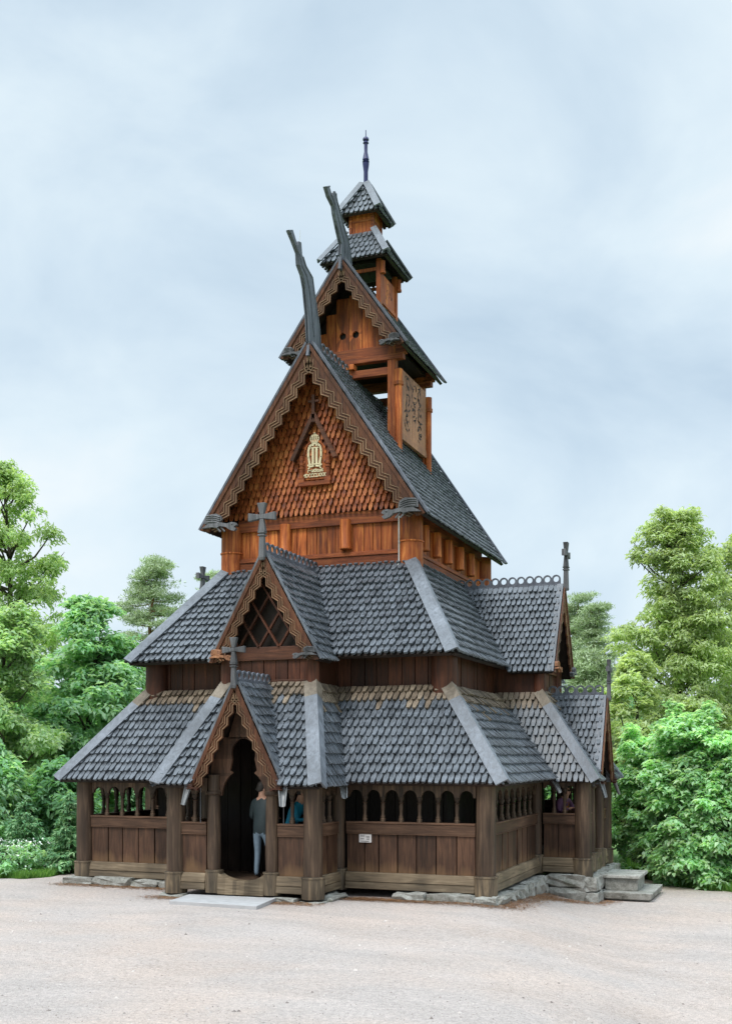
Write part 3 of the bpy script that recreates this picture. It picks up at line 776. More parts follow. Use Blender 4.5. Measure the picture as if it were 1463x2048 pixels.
# lightning conductor down the facade
mb = MB(); mb.tube([(2.0, -1.98, 8.75), (2.0, -1.98, 6.98)], .016, 6); mb.tube([(2.0, -1.98, 7.42), (2.0, -1.80, 7.42)], .02, 6); mb.tube([(2.0, -1.98, 6.98), (1.98, -2.0, 6.9)], .016, 6)
part(mb, 'lightning_conductor', 'cable')
for x, y0 in ((.95, -5.72), (-.85, -5.72)):
    mb = MB(); mb.tube([(x + .02, y0, 2.1), (x + .02, y0, 1.42)], .007, 6); part(mb, 'lightning_conductor', 'grey')

# ---- belfry
by0, by1 = .15, 2.35; bx = 1.10
def nz(x): return NA - abs(x) * (NA - NFz) / NF
for sx in (-1, 1):
    for y in (by0, by1):
        mb = MB(); mb.box(sx * bx - .10, sx * bx + .10, y - .10, y + .10, nz(bx + .1) - .1, 12.62)
        part(mb, 'belfry_post', 'orange', bevel=.012)
        mb = MB(); mb.lathe([(.09, nz(bx + .2) - .15), (.09, 11.75)], (sx * (bx + .17), y - .05 if y == by0 else y + .05, 0), 10)
        mb.lathe([(.12, 11.58), (.12, 11.66), (.10, 11.67), (.10, 11.95)], (sx * (bx + .17), y - .05 if y == by0 else y + .05, 0), 10)
        part(mb, 'pilaster', 'orange', smooth=True)
    # carved panel of upright planks with pierced foliage
    Mx = Matrix.Translation((sx * (bx + .13), (by0 + by1) / 2, 0)) @ Matrix.Rotation(R(90) * sx, 4, 'Z')
    mb = MB(Mx); hw = (by1 - by0) / 2 - .10; k = 0; x = -hw
    for w in (.4, .5, .55, .5):
        e = w / 1.95 * 2 * hw
        mb.k = 0; mb.box(x + .006, x + e - .006, -.03, .03, 10.42, 12.05); x += e
    mb.box(-hw, hw, -.05, .04, 10.36, 10.50); mb.box(-hw, hw, -.036, .04, 10.503, 10.56)
    mb.k = 1
    rnd = random.Random(3)
    for cx, cz in ((-.5, 10.95), (-.5, 11.40), (-.45, 11.82), (.0, 11.2), (.05, 11.7), (.48, 10.9), (.48, 11.35), (.45, 11.8)):
        for k in range(17):                                        # scrolling leaf cuts
            a = rnd.uniform(0, 6.28); r = rnd.uniform(.05, .27)
            px, pz = cx + r * .8 * math.cos(a), cz + r * 1.15 * math.sin(a)
            t = a + 1.3 + rnd.uniform(-.5, .5); l = rnd.uniform(.04, .10)
            d = V((math.cos(t), 0, math.sin(t))) * l; q = V((-d.z, 0, d.x)) * .28
            c = V((px, -.034, pz))
            mb.add([c - d, c + q, c + d * 1.2, c - q], [(0, 1, 2, 3)])
    part(mb, 'carved_panel', ['panelw', 'deep'] if 'panelw' in M else ['brown', 'deep'])
for y in (by0, by1):
    part(MB().box(-bx - .35, bx + .35, y - .09, y + .09, 12.34, 12.56), 'tie_beam', 'orange_h', bevel=.01)
    part(MB().box(-bx + .1, bx - .1, y - .08, y + .08, 11.86, 12.04), 'tie_beam', 'orange_h', bevel=.01)
    part(MB().box(-bx - .3, bx + .3, y - .12, y + .06, 12.20, 12.335), 'tie_beam', 'orange_h', bevel=.01)
mb = MB(); mb.box(-.09, .09, by0 - .1, by0 + .05, 11.9, 12.19); mb.box(-.16, .16, by0 - .16, by0 + .06, 12.06, 12.19)
part(mb, 'king_post', 'orange', bevel=.01)
part(MB().box(-1.25, 1.25, by0 - .05, by1 + .05, 12.45, 12.52), 'ceiling', 'deep')
mb = MB()                                                          # gable boards with round holes
Kz = 14.2
def holed(x0, x1, z0, zt, hc, hr, y):
    cor = [math.atan2(zz - hc[1], xx - hc[0]) for xx in (x0, x1) for zz in (z0, zt)]
    angs = sorted([2 * math.pi * k / 16 - math.pi for k in range(16)] + cor)
    ring = [(hc[0] + hr * math.cos(t), hc[1] + hr * math.sin(t)) for t in angs]; K = len(angs); out = []
    for t in angs:
        dx, dz = math.cos(t), math.sin(t)
        f = min((x1 - hc[0]) / dx if dx > 1e-6 else (x0 - hc[0]) / dx if dx < -1e-6 else 1e9, (zt - hc[1]) / dz if dz > 1e-6 else (z0 - hc[1]) / dz if dz < -1e-6 else 1e9)
        out.append((hc[0] + dx * f, hc[1] + dz * f))
    for k in range(K):
        j = (k + 1) % K
        mb.add([(ring[k][0], y, ring[k][1]), (ring[j][0], y, ring[j][1]), (out[j][0], y, out[j][1]), (out[k][0], y, out[k][1])], [(0, 1, 2, 3)])
        mb.add([(ring[k][0], y, ring[k][1]), (ring[j][0], y, ring[j][1]), (ring[j][0], y + .06, ring[j][1]), (ring[k][0], y + .06, ring[k][1])], [(0, 1, 2, 3)])
xs = [-.95, -.62, -.36, -.02, .32, .6, .95]
for x0, x1 in zip(xs, xs[1:]):
    zt = 14.35 - max(abs(x0), abs(x1)) * 1.36
    if x0 in (-.36, -.02) : holed(x0 + .005, x1 - .005, 12.56, zt, ((x0 + x1) / 2, 12.95), .085, by0 - .0)
    else: mb.box(x0 + .005, x1 - .005, by0 + random.uniform(-.01, .01), by0 + .05, 12.56, max(zt, 12.6))
mb.k = 1; mb.prism([(-1.3, by0 + .08, 12.5), (1.3, by0 + .08, 12.5), (0, by0 + .08, 14.4)], (0, .04, 0))
part(mb, 'gable_wall', ['orange', 'deep'])
BA, BF, BFz = 14.56, 1.543, 12.40
bel = part(MB().box(-.05, .05, -.3, 2.7, BA - .2, BA - .08), 'belfry_roof', 'deep')
mb = MB()
for s in (1, -1):
    poly = [(s * BF, -.349, BFz), (s * BF, 2.757, BFz), (0, 2.757, BA), (0, -.349, BA)]
    if s < 0: poly = [poly[1], poly[0], poly[3], poly[2]]
    shingles(mb, poly, w=.13, pitch=.19, t=.03)
mb.build('shingle_cladding', SHM, bel)
bargeboards(BA, (BF, BFz), -.36, bel, w=.25, period=.32, amp=.06, gapb=.065)
mb = MB()
for y in (-.41, 2.66):
    for s in (1, -1):
        mb = MB()
        d = V((s * BF, 0, BFz - BA)).normalized(); nrm = V((s * (BA - BFz), 0, BF)).normalized()
        a, b = V((0, y, BA)), V((s * BF, y, BFz)) + d * .04; o = V((0, .15, 0))
        mb.hexa([a + nrm * .06, b + nrm * .06, b + o + nrm * .06, a + o + nrm * .06], [a + nrm * .11, b + nrm * .11, b + o + nrm * .11, a + o + nrm * .11])
        mb.build('verge_board', 'crest', bel)
for s in (-1, 1): dragon_carving(s * (BF - .02), s * (BF - .55), BFz + .08, -.43, bel)
dragon_finial(DB, bel)
mb = MB(); mb.prism([(-1.4, 2.55, 12.5), (1.4, 2.55, 12.5), (0, 2.55, 14.4)], (0, .05, 0)); part(mb, 'gable_wall', 'brown')
# ---- turret: two small storeys and the spire
SY = 1.23
def ring4(z0, h0, z1, h1, mats, name, parent, pitch=.2, w=.13):
    mb = MB()
    for k in range(4):
        Mx = Matrix.Translation((0, SY, 0)) @ Matrix.Rotation(R(90 * k), 4, 'Z')
        poly = [(-h0, -h0, z0), (h0, -h0, z0), (h1, -h1, z1), (-h1, -h1, z1)] if h1 > .01 else [(-h0, -h0, z0), (h0, -h0, z0), (0, 0, z1)]
        shingles(mb, poly, Mx=Mx, w=w, pitch=pitch, t=.025)
    o = mb.build(name, SHM, parent)
    for sx in (-1, 1):
        for sy in (-1, 1):
            hip('hip_board', (sx * h0, SY + sy * h0, z0), (sx * h1, SY + sy * h1, z1), (0, sy * (z1 - z0), h0 - h1), (sx * (z1 - z0), 0, h0 - h1), .05, .02, o)
    return o
tur = part(MB().box(-.54, .54, SY - .54, SY + .54, 14.88, 14.93), 'turret', 'deep')
for sx in (-1, 1):
    for sy in (-1, 1):
        mb = MB(); mb.box(sx * .57 - .06, sx * .57 + .06, SY + sy * .57 - .06, SY + sy * .57 + .06, 13.5, 14.92); mb.lathe([(.075, 14.55), (.075, 14.6), (.06, 14.61), (.06, 14.85)], (sx * .67, SY + sy * .60, 0), 8)
        mb.build('turret_post', 'orange', tur)
for k in range(4):
    Mx = Matrix.Translation((0, SY, 0)) @ Matrix.Rotation(R(90 * k), 4, 'Z')
    mb = MB(Mx)
    if k in (1, 3):
        mb.box(-.50, .50, -.60, -.56, 13.95, 14.62); mb.box(-.5, .5, -.62, -.55, 13.88, 13.96); mb.box(-.5, .5, -.595, -.55, 13.55, 13.86)
        mb.k = 1
        rnd = random.Random(5)
        for q in range(16):
            a = rnd.uniform(0, 6.28); r = rnd.uniform(.05, .24); t = a + 1.4; l = rnd.uniform(.03, .06)
            c = V((r * 1.2 * math.cos(a), -.604, 14.28 + r * math.sin(a))); d = V((math.cos(t), 0, math.sin(t))) * l; e = V((-d.z, 0, d.x)) * .3
            mb.add([c - d, c + e, c + d, c - e], [(0, 1, 2, 3)])
        mb.k = 0
    else:
        mb.box(-.5, .5, -.58, -.54, 14.66, 14.74)
    mb.build('carved_panel', ['orange', 'deep'], tur)
ring4(14.909, .844, 15.74, .335, SHM, 'turret_roof', tur)
lan = part(MB().box(-.29, .29, SY - .29, SY + .29, 15.6, 16.45), 'lantern', 'orange')
mb = MB()
for z0, z1, e in ((15.72, 15.80, .03), (16.05, 16.10, .012)):
    mb.box(-.29 - e, .29 + e, SY - .29 - e, SY + .29 + e, z0, z1)
for sx in (-1, 1):
    for sy in (-1, 1): mb.box(sx * .29 - .035, sx * .29 + .035, SY + sy * .29 - .035, SY + sy * .29 + .035, 15.802, 16.40)
mb.build('lantern_frame', 'orange_h', lan)
ring4(16.204, .50, 17.06, 0.03, SHM, 'lantern_roof', lan, pitch=.2)
mb = MB(); mb.lathe([(.10, 16.98), (.10, 17.08), (.055, 17.10), (.055, 17.45), (.075, 17.58), (.085, 17.66), (.06, 17.68), (.09, 17.70), (.06, 17.73), (.085, 17.75), (.07, 17.82), (.042, 17.95), (.045, 18.15), (.075, 18.17), (.06, 18.20), (.045, 18.215), (.08, 18.25), (.075, 18.29), (.03, 18.335), (.012, 18.35), (.010, 18.50)], (0, SY, 0), 12)
mb.build('spire', 'spire', lan, smooth=True)

# ------------------------------------------------------------------ ground
CAM = V((10.1223, -25.3021, 2.7705)); TH = .36434; FPX = 2252.9; HV = 1508.2
cT, sT = math.cos(TH), math.sin(TH)
def at(u, D):                      # ground point seen in photo column u at depth D
    X = (u - 731.5) / FPX * D
    return CAM.x + cT * X - sT * D, CAM.y + sT * X + cT * D
def smooth(a, b, x): t = min(1, max(0, (x - a) / (b - a))); return t * t * (3 - 2 * t)
def gz(x, y):
    s = (x - 4.3) * .30 + (y + 4.8) * .085
    z = -.075 - .5 * smooth(0, 1.0, s)
    z += .35 * smooth(40, 90, y) * 6 * 0
    return z + .02 * math.sin(x * .7 + 1) * math.sin(y * .6)

def gravel_mat():
    m, nt, bs = nodes('pale_gravel')
    v = mapping(nt, (1, 1, 1))
    fine = noise(nt, 55, 4, v, .7); med = noise(nt, 15, 6, v, .7); big = noise(nt, .35, 4, v, .6)
    r = ramp(nt, [(.3, (.32, .265, .235)), (.5, (.49, .42, .38)), (.7, (.63, .555, .51))])
    nt.links.new(fine.outputs['Fac'], r.inputs[0])
    c = mixc(nt, r.outputs[0], maprange(nt, med.outputs['Fac'], .3, .7, .74, 1.18), 1.0, 'MULTIPLY')
    t = nt.nodes.new('ShaderNodeMix'); t.data_type = 'RGBA'
    warm = mixc(nt, (.98, .985, 1.0), (1.05, .99, .95), maprange(nt, big.outputs['Fac'], .4, .62, 0, 1))
    c = mixc(nt, c, warm, 1.0, 'MULTIPLY')
    trod = noise(nt, 1.0, 6, mapping(nt, (.28, .8, 1)), .62, .8)
    c = mixc(nt, c, maprange(nt, trod.outputs['Fac'], .36, .64, .88, 1.05), 1.0, 'MULTIPLY')
    nt.links.new(c, bs.inputs['Base Color']); bs.inputs['Roughness'].default_value = .9
    ad = nt.nodes.new('ShaderNodeMath'); ad.operation = 'ADD'
    nt.links.new(fine.outputs['Fac'], ad.inputs[0]); nt.links.new(med.outputs['Fac'], ad.inputs[1])
    bump(nt, bs, ad.outputs[0], .8, .03)
    return m
def lawn_mat():
    m, nt, bs = nodes('lawn')
    v = mapping(nt, (1, 1, 1)); f = noise(nt, 14, 6, v, .7); b = noise(nt, .8, 4, v)
    r = ramp(nt, [(.3, (.05, .10, .02)), (.55, (.12, .22, .05)), (.8, (.22, .33, .09))])
    nt.links.new(f.outputs['Fac'], r.inputs[0])
    nt.links.new(mixc(nt, r.outputs[0], maprange(nt, b.outputs['Fac'], .3, .7, .75, 1.25), 1., 'MULTIPLY'), bs.inputs['Base Color'])
    bs.inputs['Roughness'].default_value = .9; bump(nt, bs, f.outputs['Fac'], .8, .05)
    return m
M['gravel'] = gravel_mat(); M['lawn'] = lawn_mat()
ax = [-500, -200, -90, -50, -36, -28, -22] + [-18 + k for k in range(37)] + [22, 28, 36, 50, 90, 200, 500]
ay = [-300, -120, -60, -40, -32] + [-28 + k for k in range(70)] + [46, 52, 60, 80, 120, 250, 700]
pts = [(x, y, gz(x, y) - .07) for y in ay for x in ax]; nx = len(ax)
mb = MB(); mb.add(pts, [(j * nx + i, j * nx + i + 1, (j + 1) * nx + i + 1, (j + 1) * nx + i) for j in range(len(ay) - 1) for i in range(nx - 1)])
tag(mb.build('ground', 'lawn', smooth=True), kind='structure')
us = [-900 + 25 * k for k in range(124)]
def dedge(u):
    k = [(-900, 25.0), (0, 26.0), (80, 26.1), (150, 27.2), (260, 31.5), (700, 36), (1180, 33), (1270, 31.2), (1330, 29.2), (1400, 28.0), (1463, 27.4), (1700, 25.5), (2200, 23)]
    for (a, b), (c, d) in zip(k, k[1:]):
        if a <= u <= c: return b + (d - b) * (u - a) / (c - a) + .10 * math.sin(u * .11) + .07 * math.sin(u * .047 + 2)
    return 24
pts = []; NR = 60
for u in us:
    for k in range(NR):
        D = 1.5 + (dedge(u) - 1.5) * k / (NR - 1); x, y = at(u, D); pts.append((x, y, gz(x, y) + (.006 if k < NR - 1 else -.02)))
mb = MB(); mb.add(pts, [(i * NR + k, (i + 1) * NR + k, (i + 1) * NR + k + 1, i * NR + k + 1) for i in range(len(us) - 1) for k in range(NR - 1)])
tag(mb.build('gravel_yard', 'gravel', smooth=True), kind='structure')

# foundation stones
rs = random.Random(11)
def stone(cx, cy, a, lx, ly, z0, z1):
    bm = bmesh.new(); bmesh.ops.create_cube(bm, size=1)
    bmesh.ops.subdivide_edges(bm, edges=bm.edges, cuts=2, use_grid_fill=True)
    for v in bm.verts:
        v.co.x *= lx; v.co.y *= ly; v.co.z = v.co.z * (z1 - z0)
        e = sum(abs(c) > .49 * s for c, s in zip(v.co, (lx, ly, z1 - z0)))
        v.co *= 1 - .05 * max(0, e - 1)
        v.co += V((rs.uniform(-1, 1) * .035, rs.uniform(-1, 1) * .035, rs.uniform(-1, 1) * .025))
    me = bpy.data.meshes.new('foundation_stone')
    bm.transform(Matrix.Translation((cx, cy, (z0 + z1) / 2)) @ Matrix.Rotation(a, 4, 'Z'))
    bm.to_mesh(me); bm.free(); me.materials.append(M['stone'])
    o = bpy.data.objects.new('foundation_stone', me); col.objects.link(o); o.parent = church
def stone_run(P0, P1, top=.05, skip=()):
    d = V(P1) - V(P0); L = d.length; d.normalize(); a = math.atan2(d.y, d.x); s = 0; k = 0
    while s < L - .1:
        l = min(rs.uniform(.55, 1.05), L - s)
        if L - s - l < .3: l = L - s
        c = V(P0) + d * (s + l / 2); g = gz(c.x, c.y) - .08; t = top + rs.uniform(-.03, .02)
        if k not in skip:
            if t - g > .42:
                mid = (g + t) / 2 + rs.uniform(-.05, .05)
                stone(c.x, c.y, a, l * .97, .46, g, mid); stone(c.x, c.y, a, l * .96, .42, mid, t)
            else: stone(c.x, c.y, a, l * .97, .44, g, t)
        s += l; k += 1
o_ = .10
stone_run((-4.9, -4.42), (-1.9, -4.42), .085); stone_run((1.75, -4.42), (4.85, -4.42), .075, skip=(0,))
stone_run((-1.75, -5.56), (1.8, -5.56), -.02); stone_run((1.60, -5.4), (1.60, -4.5), .02)
stone_run((4.68, -4.4), (4.68, .1), .04); stone_run((4.85, .12), (5.75, .12), .04); stone_run((5.78, -.05), (5.78, 3.5), .04); stone_run((-4.7, -4.2), (-4.7, 7.7), .04); stone_run((4.68, 3.5), (4.68, 7.8), .04)
# steps by the side porch
st = tag(empty('stone_steps'), 'two broad grey stone steps beside the porch at the right of the church', 'steps')
gs = gz(7, 1.5)
mb = MB(); mb.hexa([(5.98, .70, -.53), (7.06, .66, -.53), (7.10, 2.62, -.53), (5.98, 2.6, -.53)], [(5.98, .66, -.37), (7.11, .62, -.37), (7.12, 2.66, -.37), (5.98, 2.62, -.37)]); mb.box(6.1, 6.95, .85, 2.5, gs - .1, -.53)
mb.build('lower_step', 'stone', st, bevel=.02)
mb = MB(); mb.box(6.0, 6.74, 1.0, 2.22, -.369, -.085); mb.hexa([(5.95, .92, -.083), (6.80, .90, -.083), (6.81, 2.3, -.083), (5.95, 2.3, -.083)], [(5.95, .92, -.01), (6.80, .90, -.01), (6.81, 2.3, -.01), (5.95, 2.3, -.01)])
mb.build('upper_step', 'stone', st, bevel=.015)
# entrance slab
mb = MB(); q = [(-.92, -6.76), (1.0, -6.94), (.82, -5.75), (-1.04, -5.80)]
mb.hexa([(x, y, gz(x, y) - .02) for x, y in q], [(x, y, gz(x, y) + (.075 if y < -6 else .085)) for x, y in q])
tag(mb.build('entrance_slab', 'slab', bevel=.008), 'flat pale grey slab lying on the gravel in front of the entrance', 'paving slab')
# notice plate
nz_ = tag(empty('notice_plate', (2.09, -4.27, 1.09)), 'small pale notice plate with dark lines fixed to the front wall under the rail', 'sign')
mb = MB(); mb.box(-.13, .13, -.018, .012, -.085, .085); mb.build('plate', 'plate', nz_, bevel=.004)
mb = MB()
for z, x0, x1 in ((.045, -.10, -.01), (.035, .02, .10), (.01, .03, .10), (-.012, -.10, -.02), (-.02, .03, .09), (-.06, -.09, .08)): mb.box(x0, x1, -.0205, -.019, z - .006, z + .006)
mb.build('print', 'ink', nz_)
# needle litter round the stones
lit = MB(); rl = random.Random(4)
segs = [((-4.9, -4.7), (-1.9, -4.7)), ((-1.9, -5.9), (1.7, -5.9)), ((1.85, -4.75), (4.9, -4.75)), ((1.9, -4.75), (3.2, -4.72)), ((4.98, -4.5), (4.98, 0)), ((4.98, -1.5), (5.7, -.25)), ((5.9, -.2), (6.2, .6))]
for (a, b) in segs:
    L = (V(b) - V(a)).length
    for k in range(int(L * 520)):
        t = rl.random(); x = a[0] + (b[0] - a[0]) * t + rl.gauss(0, .15); y = a[1] + (b[1] - a[1]) * t + rl.gauss(0, .15)
        z = gz(x, y) + .016 + rl.random() * .008; an = rl.uniform(0, 6.28); l = rl.uniform(.015, .05); w = rl.uniform(.003, .010)
        c, s = math.cos(an), math.sin(an)
        lit.add([(x - c * l - s * w, y - s * l + c * w, z), (x + c * l - s * w, y + s * l + c * w, z + .004), (x + c * l + s * w, y + s * l - c * w, z + .004), (x - c * l + s * w, y - s * l - c * w, z)], [(0, 1, 2, 3)])
M['litter'] = leaf_mat('dry_needles', (.10, .045, .02), (.26, .12, .05), (.42, .24, .12), .1)
tag(lit.build('needle_litter', 'litter'), 'reddish dry needle litter strewn along the foundation stones', 'litter', kind='stuff')

# ------------------------------------------------------------------ people
for k, c in dict(skin=(.42, .23, .16), hair_dark=(.015, .011, .009), jacket_dark=(.018, .030, .034), jeans=(.14, .19, .24), shoes=(.02, .02, .022), jacket_teal=(.0, .17, .27), trousers_dark=(.02, .022, .03), coat_black=(.012, .012, .014), sleeve_purple=(.16, .07, .15), orange_cloth=(.55, .20, .07), eye=(.02, .015, .012), lips=(.3, .11, .09)).items():
    M[k] = plain(k, c, .65, 0, .12, 20)
def person(label, loc, rz, J, cols, scale=1.0, hair_long=False, group=None):
    """J: joint -> (x, y, z, radius); one skinned surface, facing +y"""
    root = tag(empty('person', loc, rz), label, 'person', group); root.scale = (scale,) * 3
    edges = [('pelvis', 'waist'), ('waist', 'chest'), ('chest', 'neck'), ('neck', 'jaw'), ('jaw', 'skull'), ('skull', 'crown'), ('jaw', 'nose')]
    for s in 'LR':
        edges += [('chest', 'sh' + s), ('sh' + s, 'el' + s), ('el' + s, 'wr' + s), ('wr' + s, 'pa' + s), ('pelvis', 'hip' + s), ('hip' + s, 'kn' + s), ('kn' + s, 'an' + s), ('an' + s, 'toe' + s)]
        w, p = V(J['wr' + s][:3]), V(J['pa' + s][:3]); d = (p - w).normalized(); side = d.cross(V((0, 0, 1)))
        side = V((1, 0, 0)) if side.length < .2 else side.normalized(); nrm = side.cross(d); sg = 1 if s == 'L' else -1
        for f, (o, l) in enumerate(((-.032, .068), (-.011, .078), (.011, .074), (.031, .058))):
            a = p + side * o + d * .02; b = a + d * l * .55 - nrm * .006; c = b + d * l * .35 - nrm * .022
            for nme, q, r in (('a', a, .0095), ('b', b, .0088), ('c', c, .0075)): J[f'f{f}{nme}{s}'] = (*q, r)
            edges += [('pa' + s, f'f{f}a{s}'), (f'f{f}a{s}', f'f{f}b{s}'), (f'f{f}b{s}', f'f{f}c{s}')]
        a = w.lerp(p, .45) - side * .03; b = a - side * .025 + d * .03; c = b + d * .028
        for nme, q, r in (('a', a, .012), ('b', b, .010), ('c', c, .0085)): J[f't{nme}{s}'] = (*q, r)
        edges += [('pa' + s, 'ta' + s), ('ta' + s, 'tb' + s), ('tb' + s, 'tc' + s)]
    ks = list(J); ix = {k: i for i, k in enumerate(ks)}
    me = bpy.data.meshes.new('skeleton'); me.from_pydata([J[k][:3] for k in ks], [(ix[a], ix[b]) for a, b in edges], [])
    o = bpy.data.objects.new('skeleton', me); col.objects.link(o)
    sk_ = o.modifiers.new('skin', 'SKIN'); sk_.use_smooth_shade = True
    sv = me.skin_vertices[0].data
    for k in ks:
        r = J[k][3]; sv[ix[k]].radius = r if isinstance(r, tuple) else (r, r)
        sv[ix[k]].use_root = (k == 'pelvis')
    sb = o.modifiers.new('sub', 'SUBSURF'); sb.levels = 2; sb.render_levels = 2
    bpy.context.view_layer.update()
    m2 = bpy.data.meshes.new_from_object(o.evaluated_get(bpy.context.evaluated_depsgraph_get())); m2.name = 'body'
    bpy.data.objects.remove(o)
    names = ['skin', cols['top'], cols['legs'], cols['shoes']]
    m2.materials.clear()
    for n_ in names: m2.materials.append(M[n_])
    def reg(a, b):
        if 'toe' in b: return 3
        if 'hip' in b or 'kn' in b or 'an' in b: return 2
        if b in ('waist', 'chest', 'neck') or b[:2] in ('sh', 'el', 'wr'): return 1
        return 0
    seg = [(V(J[a][:3]), V(J[b][:3]), reg(a, b), a, b) for a, b in edges]
    for f in m2.polygons:
        c = f.center; best = (9, 0)
        for a, b, rg, na, nb in seg:
            d = b - a; t = max(0, min(1, (c - a).dot(d) / max(d.length_squared, 1e-9))); q = (c - a - d * t).length
            if nb == 'neck' and t > .8: rg = 0
            if nb in ('jaw',): q -= .01
            if q < best[0]: best = (q, rg)
        f.material_index = best[1] if best[1] != 2 or c.z < cols.get('hem', .86) else 1
        f.use_smooth = True
    body = bpy.data.objects.new('body', m2); col.objects.link(body); body.parent = root
    jw, sk0, cr, no = [V(J[k][:3]) for k in ('jaw', 'skull', 'crown', 'nose')]
    up = (cr - jw).normalized(); fw = (no - jw); fw = (fw - up * fw.dot(up)).normalized(); rt = fw.cross(up)
    # hair cap hugging the back and top of the head
    bm = bmesh.new(); bmesh.ops.create_uvsphere(bm, u_segments=20, v_segments=14, radius=1)
    mid = jw.lerp(cr, .62) - fw * .012
    for v in bm.verts:
        c = v.co.copy(); lo = -.25 if not hair_long else -1.3
        front = c.y > .35 and c.z < .35
        k = .72 if front or (c.z < -.55 and not hair_long) else 1.0
        z = c.z * (.130 if c.z > 0 else (.125 if not hair_long else .24))
        v.co = mid + rt * (c.x * .096 * k) + fw * (c.y * .112 * k - (.02 if c.z < 0 else 0)) + up * z
        v.co += V((random.uniform(-1, 1), random.uniform(-1, 1), random.uniform(-1, 1))) * .004
    me = bpy.data.meshes.new('hair'); bm.to_mesh(me); bm.free(); me.materials.append(M['hair_dark'])
    me.polygons.foreach_set('use_smooth', [True] * len(me.polygons))
    h = bpy.data.objects.new('hair', me); col.objects.link(h); h.parent = root
    for s in (-1, 1):
        e = MB(); p = jw.lerp(cr, .46) + fw * .083 + rt * .032 * s; e.lathe([(.003, -.010), (.010, -.005), (.012, 0), (.010, .005), (.003, .010)], p, 8); e.build('eye', 'eye', root, smooth=True)
        e = MB(); p = jw.lerp(cr, .40) - fw * .005 + rt * .083 * s; e.lathe([(.006, -.032), (.016, -.02), (.02, .005), (.018, .022), (.006, .032)], p, 8); e.build('ear', 'skin', root, smooth=True)
    e = MB(); p = jw.lerp(cr, .10) + fw * .083; e.beam(p - rt * .024, p + rt * .024, .014, .010); e.build('mouth', 'lips', root)
    return root
def pose(turn=0.0, lean=(0, 0), arms=None, legs=None, female=False):
    lx, ly = lean; sw = .17 if female else .195
    J = dict(pelvis=(0, 0, .95, (.155, .12)), waist=(lx * .3, ly * .3, 1.12, (.15, .11)), chest=(lx * .8, ly * .8, 1.36, (.165, .12)), neck=(lx, ly, 1.50, .058),
             jaw=(lx * 1.15, ly * 1.15 + .015, 1.585, (.066, .075)), skull=(lx * 1.25, ly * 1.25 + .0, 1.675, (.078, .094)), crown=(lx * 1.3, ly * 1.3, 1.75, (.058, .066)))
    c, s = math.cos(turn), math.sin(turn); j = J['jaw']
    J['nose'] = (j[0] - s * .108, j[1] + c * .108, j[2] + .035, .012)
    for sd, g in (('L', -1), ('R', 1)):
        a = (arms or {}).get(sd, ((g * .27, .02, 1.12), (g * .26, .14, .88)))
        J['sh' + sd] = (lx * .85 + g * sw, ly * .85, 1.41, .062); J['el' + sd] = (*a[0], .048); J['wr' + sd] = (*a[1], .031)
        w, e = V(a[1]), V(a[0]); J['pa' + sd] = (*(w + (w - e).normalized() * .075), (.036, .018))
        l = (legs or {}).get(sd, ((g * .105, .02, .50), (g * .11, 0, .09)))
        J['hip' + sd] = (g * .095, 0, .86, .092); J['kn' + sd] = (*l[0], .062); J['an' + sd] = (*l[1], .045); J['toe' + sd] = (l[1][0] + g * .015, l[1][1] + .15, .035, .035)
    return J
person('person in dark jacket and grey blue jeans standing with back turned in the church doorway', (.15, -5.0, .28), R(-8),
       pose(turn=-.75, lean=(.01, .02), arms={'L': ((-.27, .06, 1.13), (-.16, .27, 1.10)), 'R': ((.27, .06, 1.13), (.17, .28, 1.12))}, legs={'L': ((-.10, .02, .49), (-.105, -.02, .09)), 'R': ((.12, .10, .50), (.13, .12, .09))}),
       dict(top='jacket_dark', legs='jeans', shoes='shoes', hem=.84), 1.08)
person('person in a teal blue jacket bending forward behind the rail right of the doorway', (.66, -4.83, .28), R(-90),
       pose(turn=.25, lean=(0, .24), female=True, arms={'L': ((-.22, .30, 1.16), (-.10, .45, 1.22)), 'R': ((.22, .28, 1.14), (.12, .44, 1.16))}),
       dict(top='jacket_teal', legs='trousers_dark', shoes='shoes', hem=.88), 1.04)
person('person with black hair and purple top behind the gallery rail at the right', (4.98, .80, .28), R(-120),
       pose(turn=.3, lean=(0, .16), female=True, arms={'L': ((-.20, .28, 1.20), (-.06, .44, 1.26)), 'R': ((.22, .20, 1.18), (.12, .40, 1.24))}),
       dict(top='sleeve_purple', legs='coat_black', shoes='shoes', hem=.88), 1.0, hair_long=True)
mb = MB(Matrix.Translation((5.16, .62, 1.50)) @ Matrix.Rotation(R(25), 4, 'Z') @ Matrix.Rotation(R(18), 4, 'Y'))
mb.hexa([(-.06, -.03, -.13), (.06, -.03, -.13), (.06, .03, -.13), (-.06, .03, -.13)], [(-.045, -.025, .08), (.045, -.025, .08), (.045, .025, .08), (-.045, .025, .08)])
mb.tube([(-.035, 0, .08), (-.03, 0, .15), (0, 0, .175), (.03, 0, .15), (.035, 0, .08)], .008, 6)
tag(mb.build('shoulder_bag', 'orange_cloth', bevel=.012), 'small orange bag held behind the gallery rail at the right', 'bag')

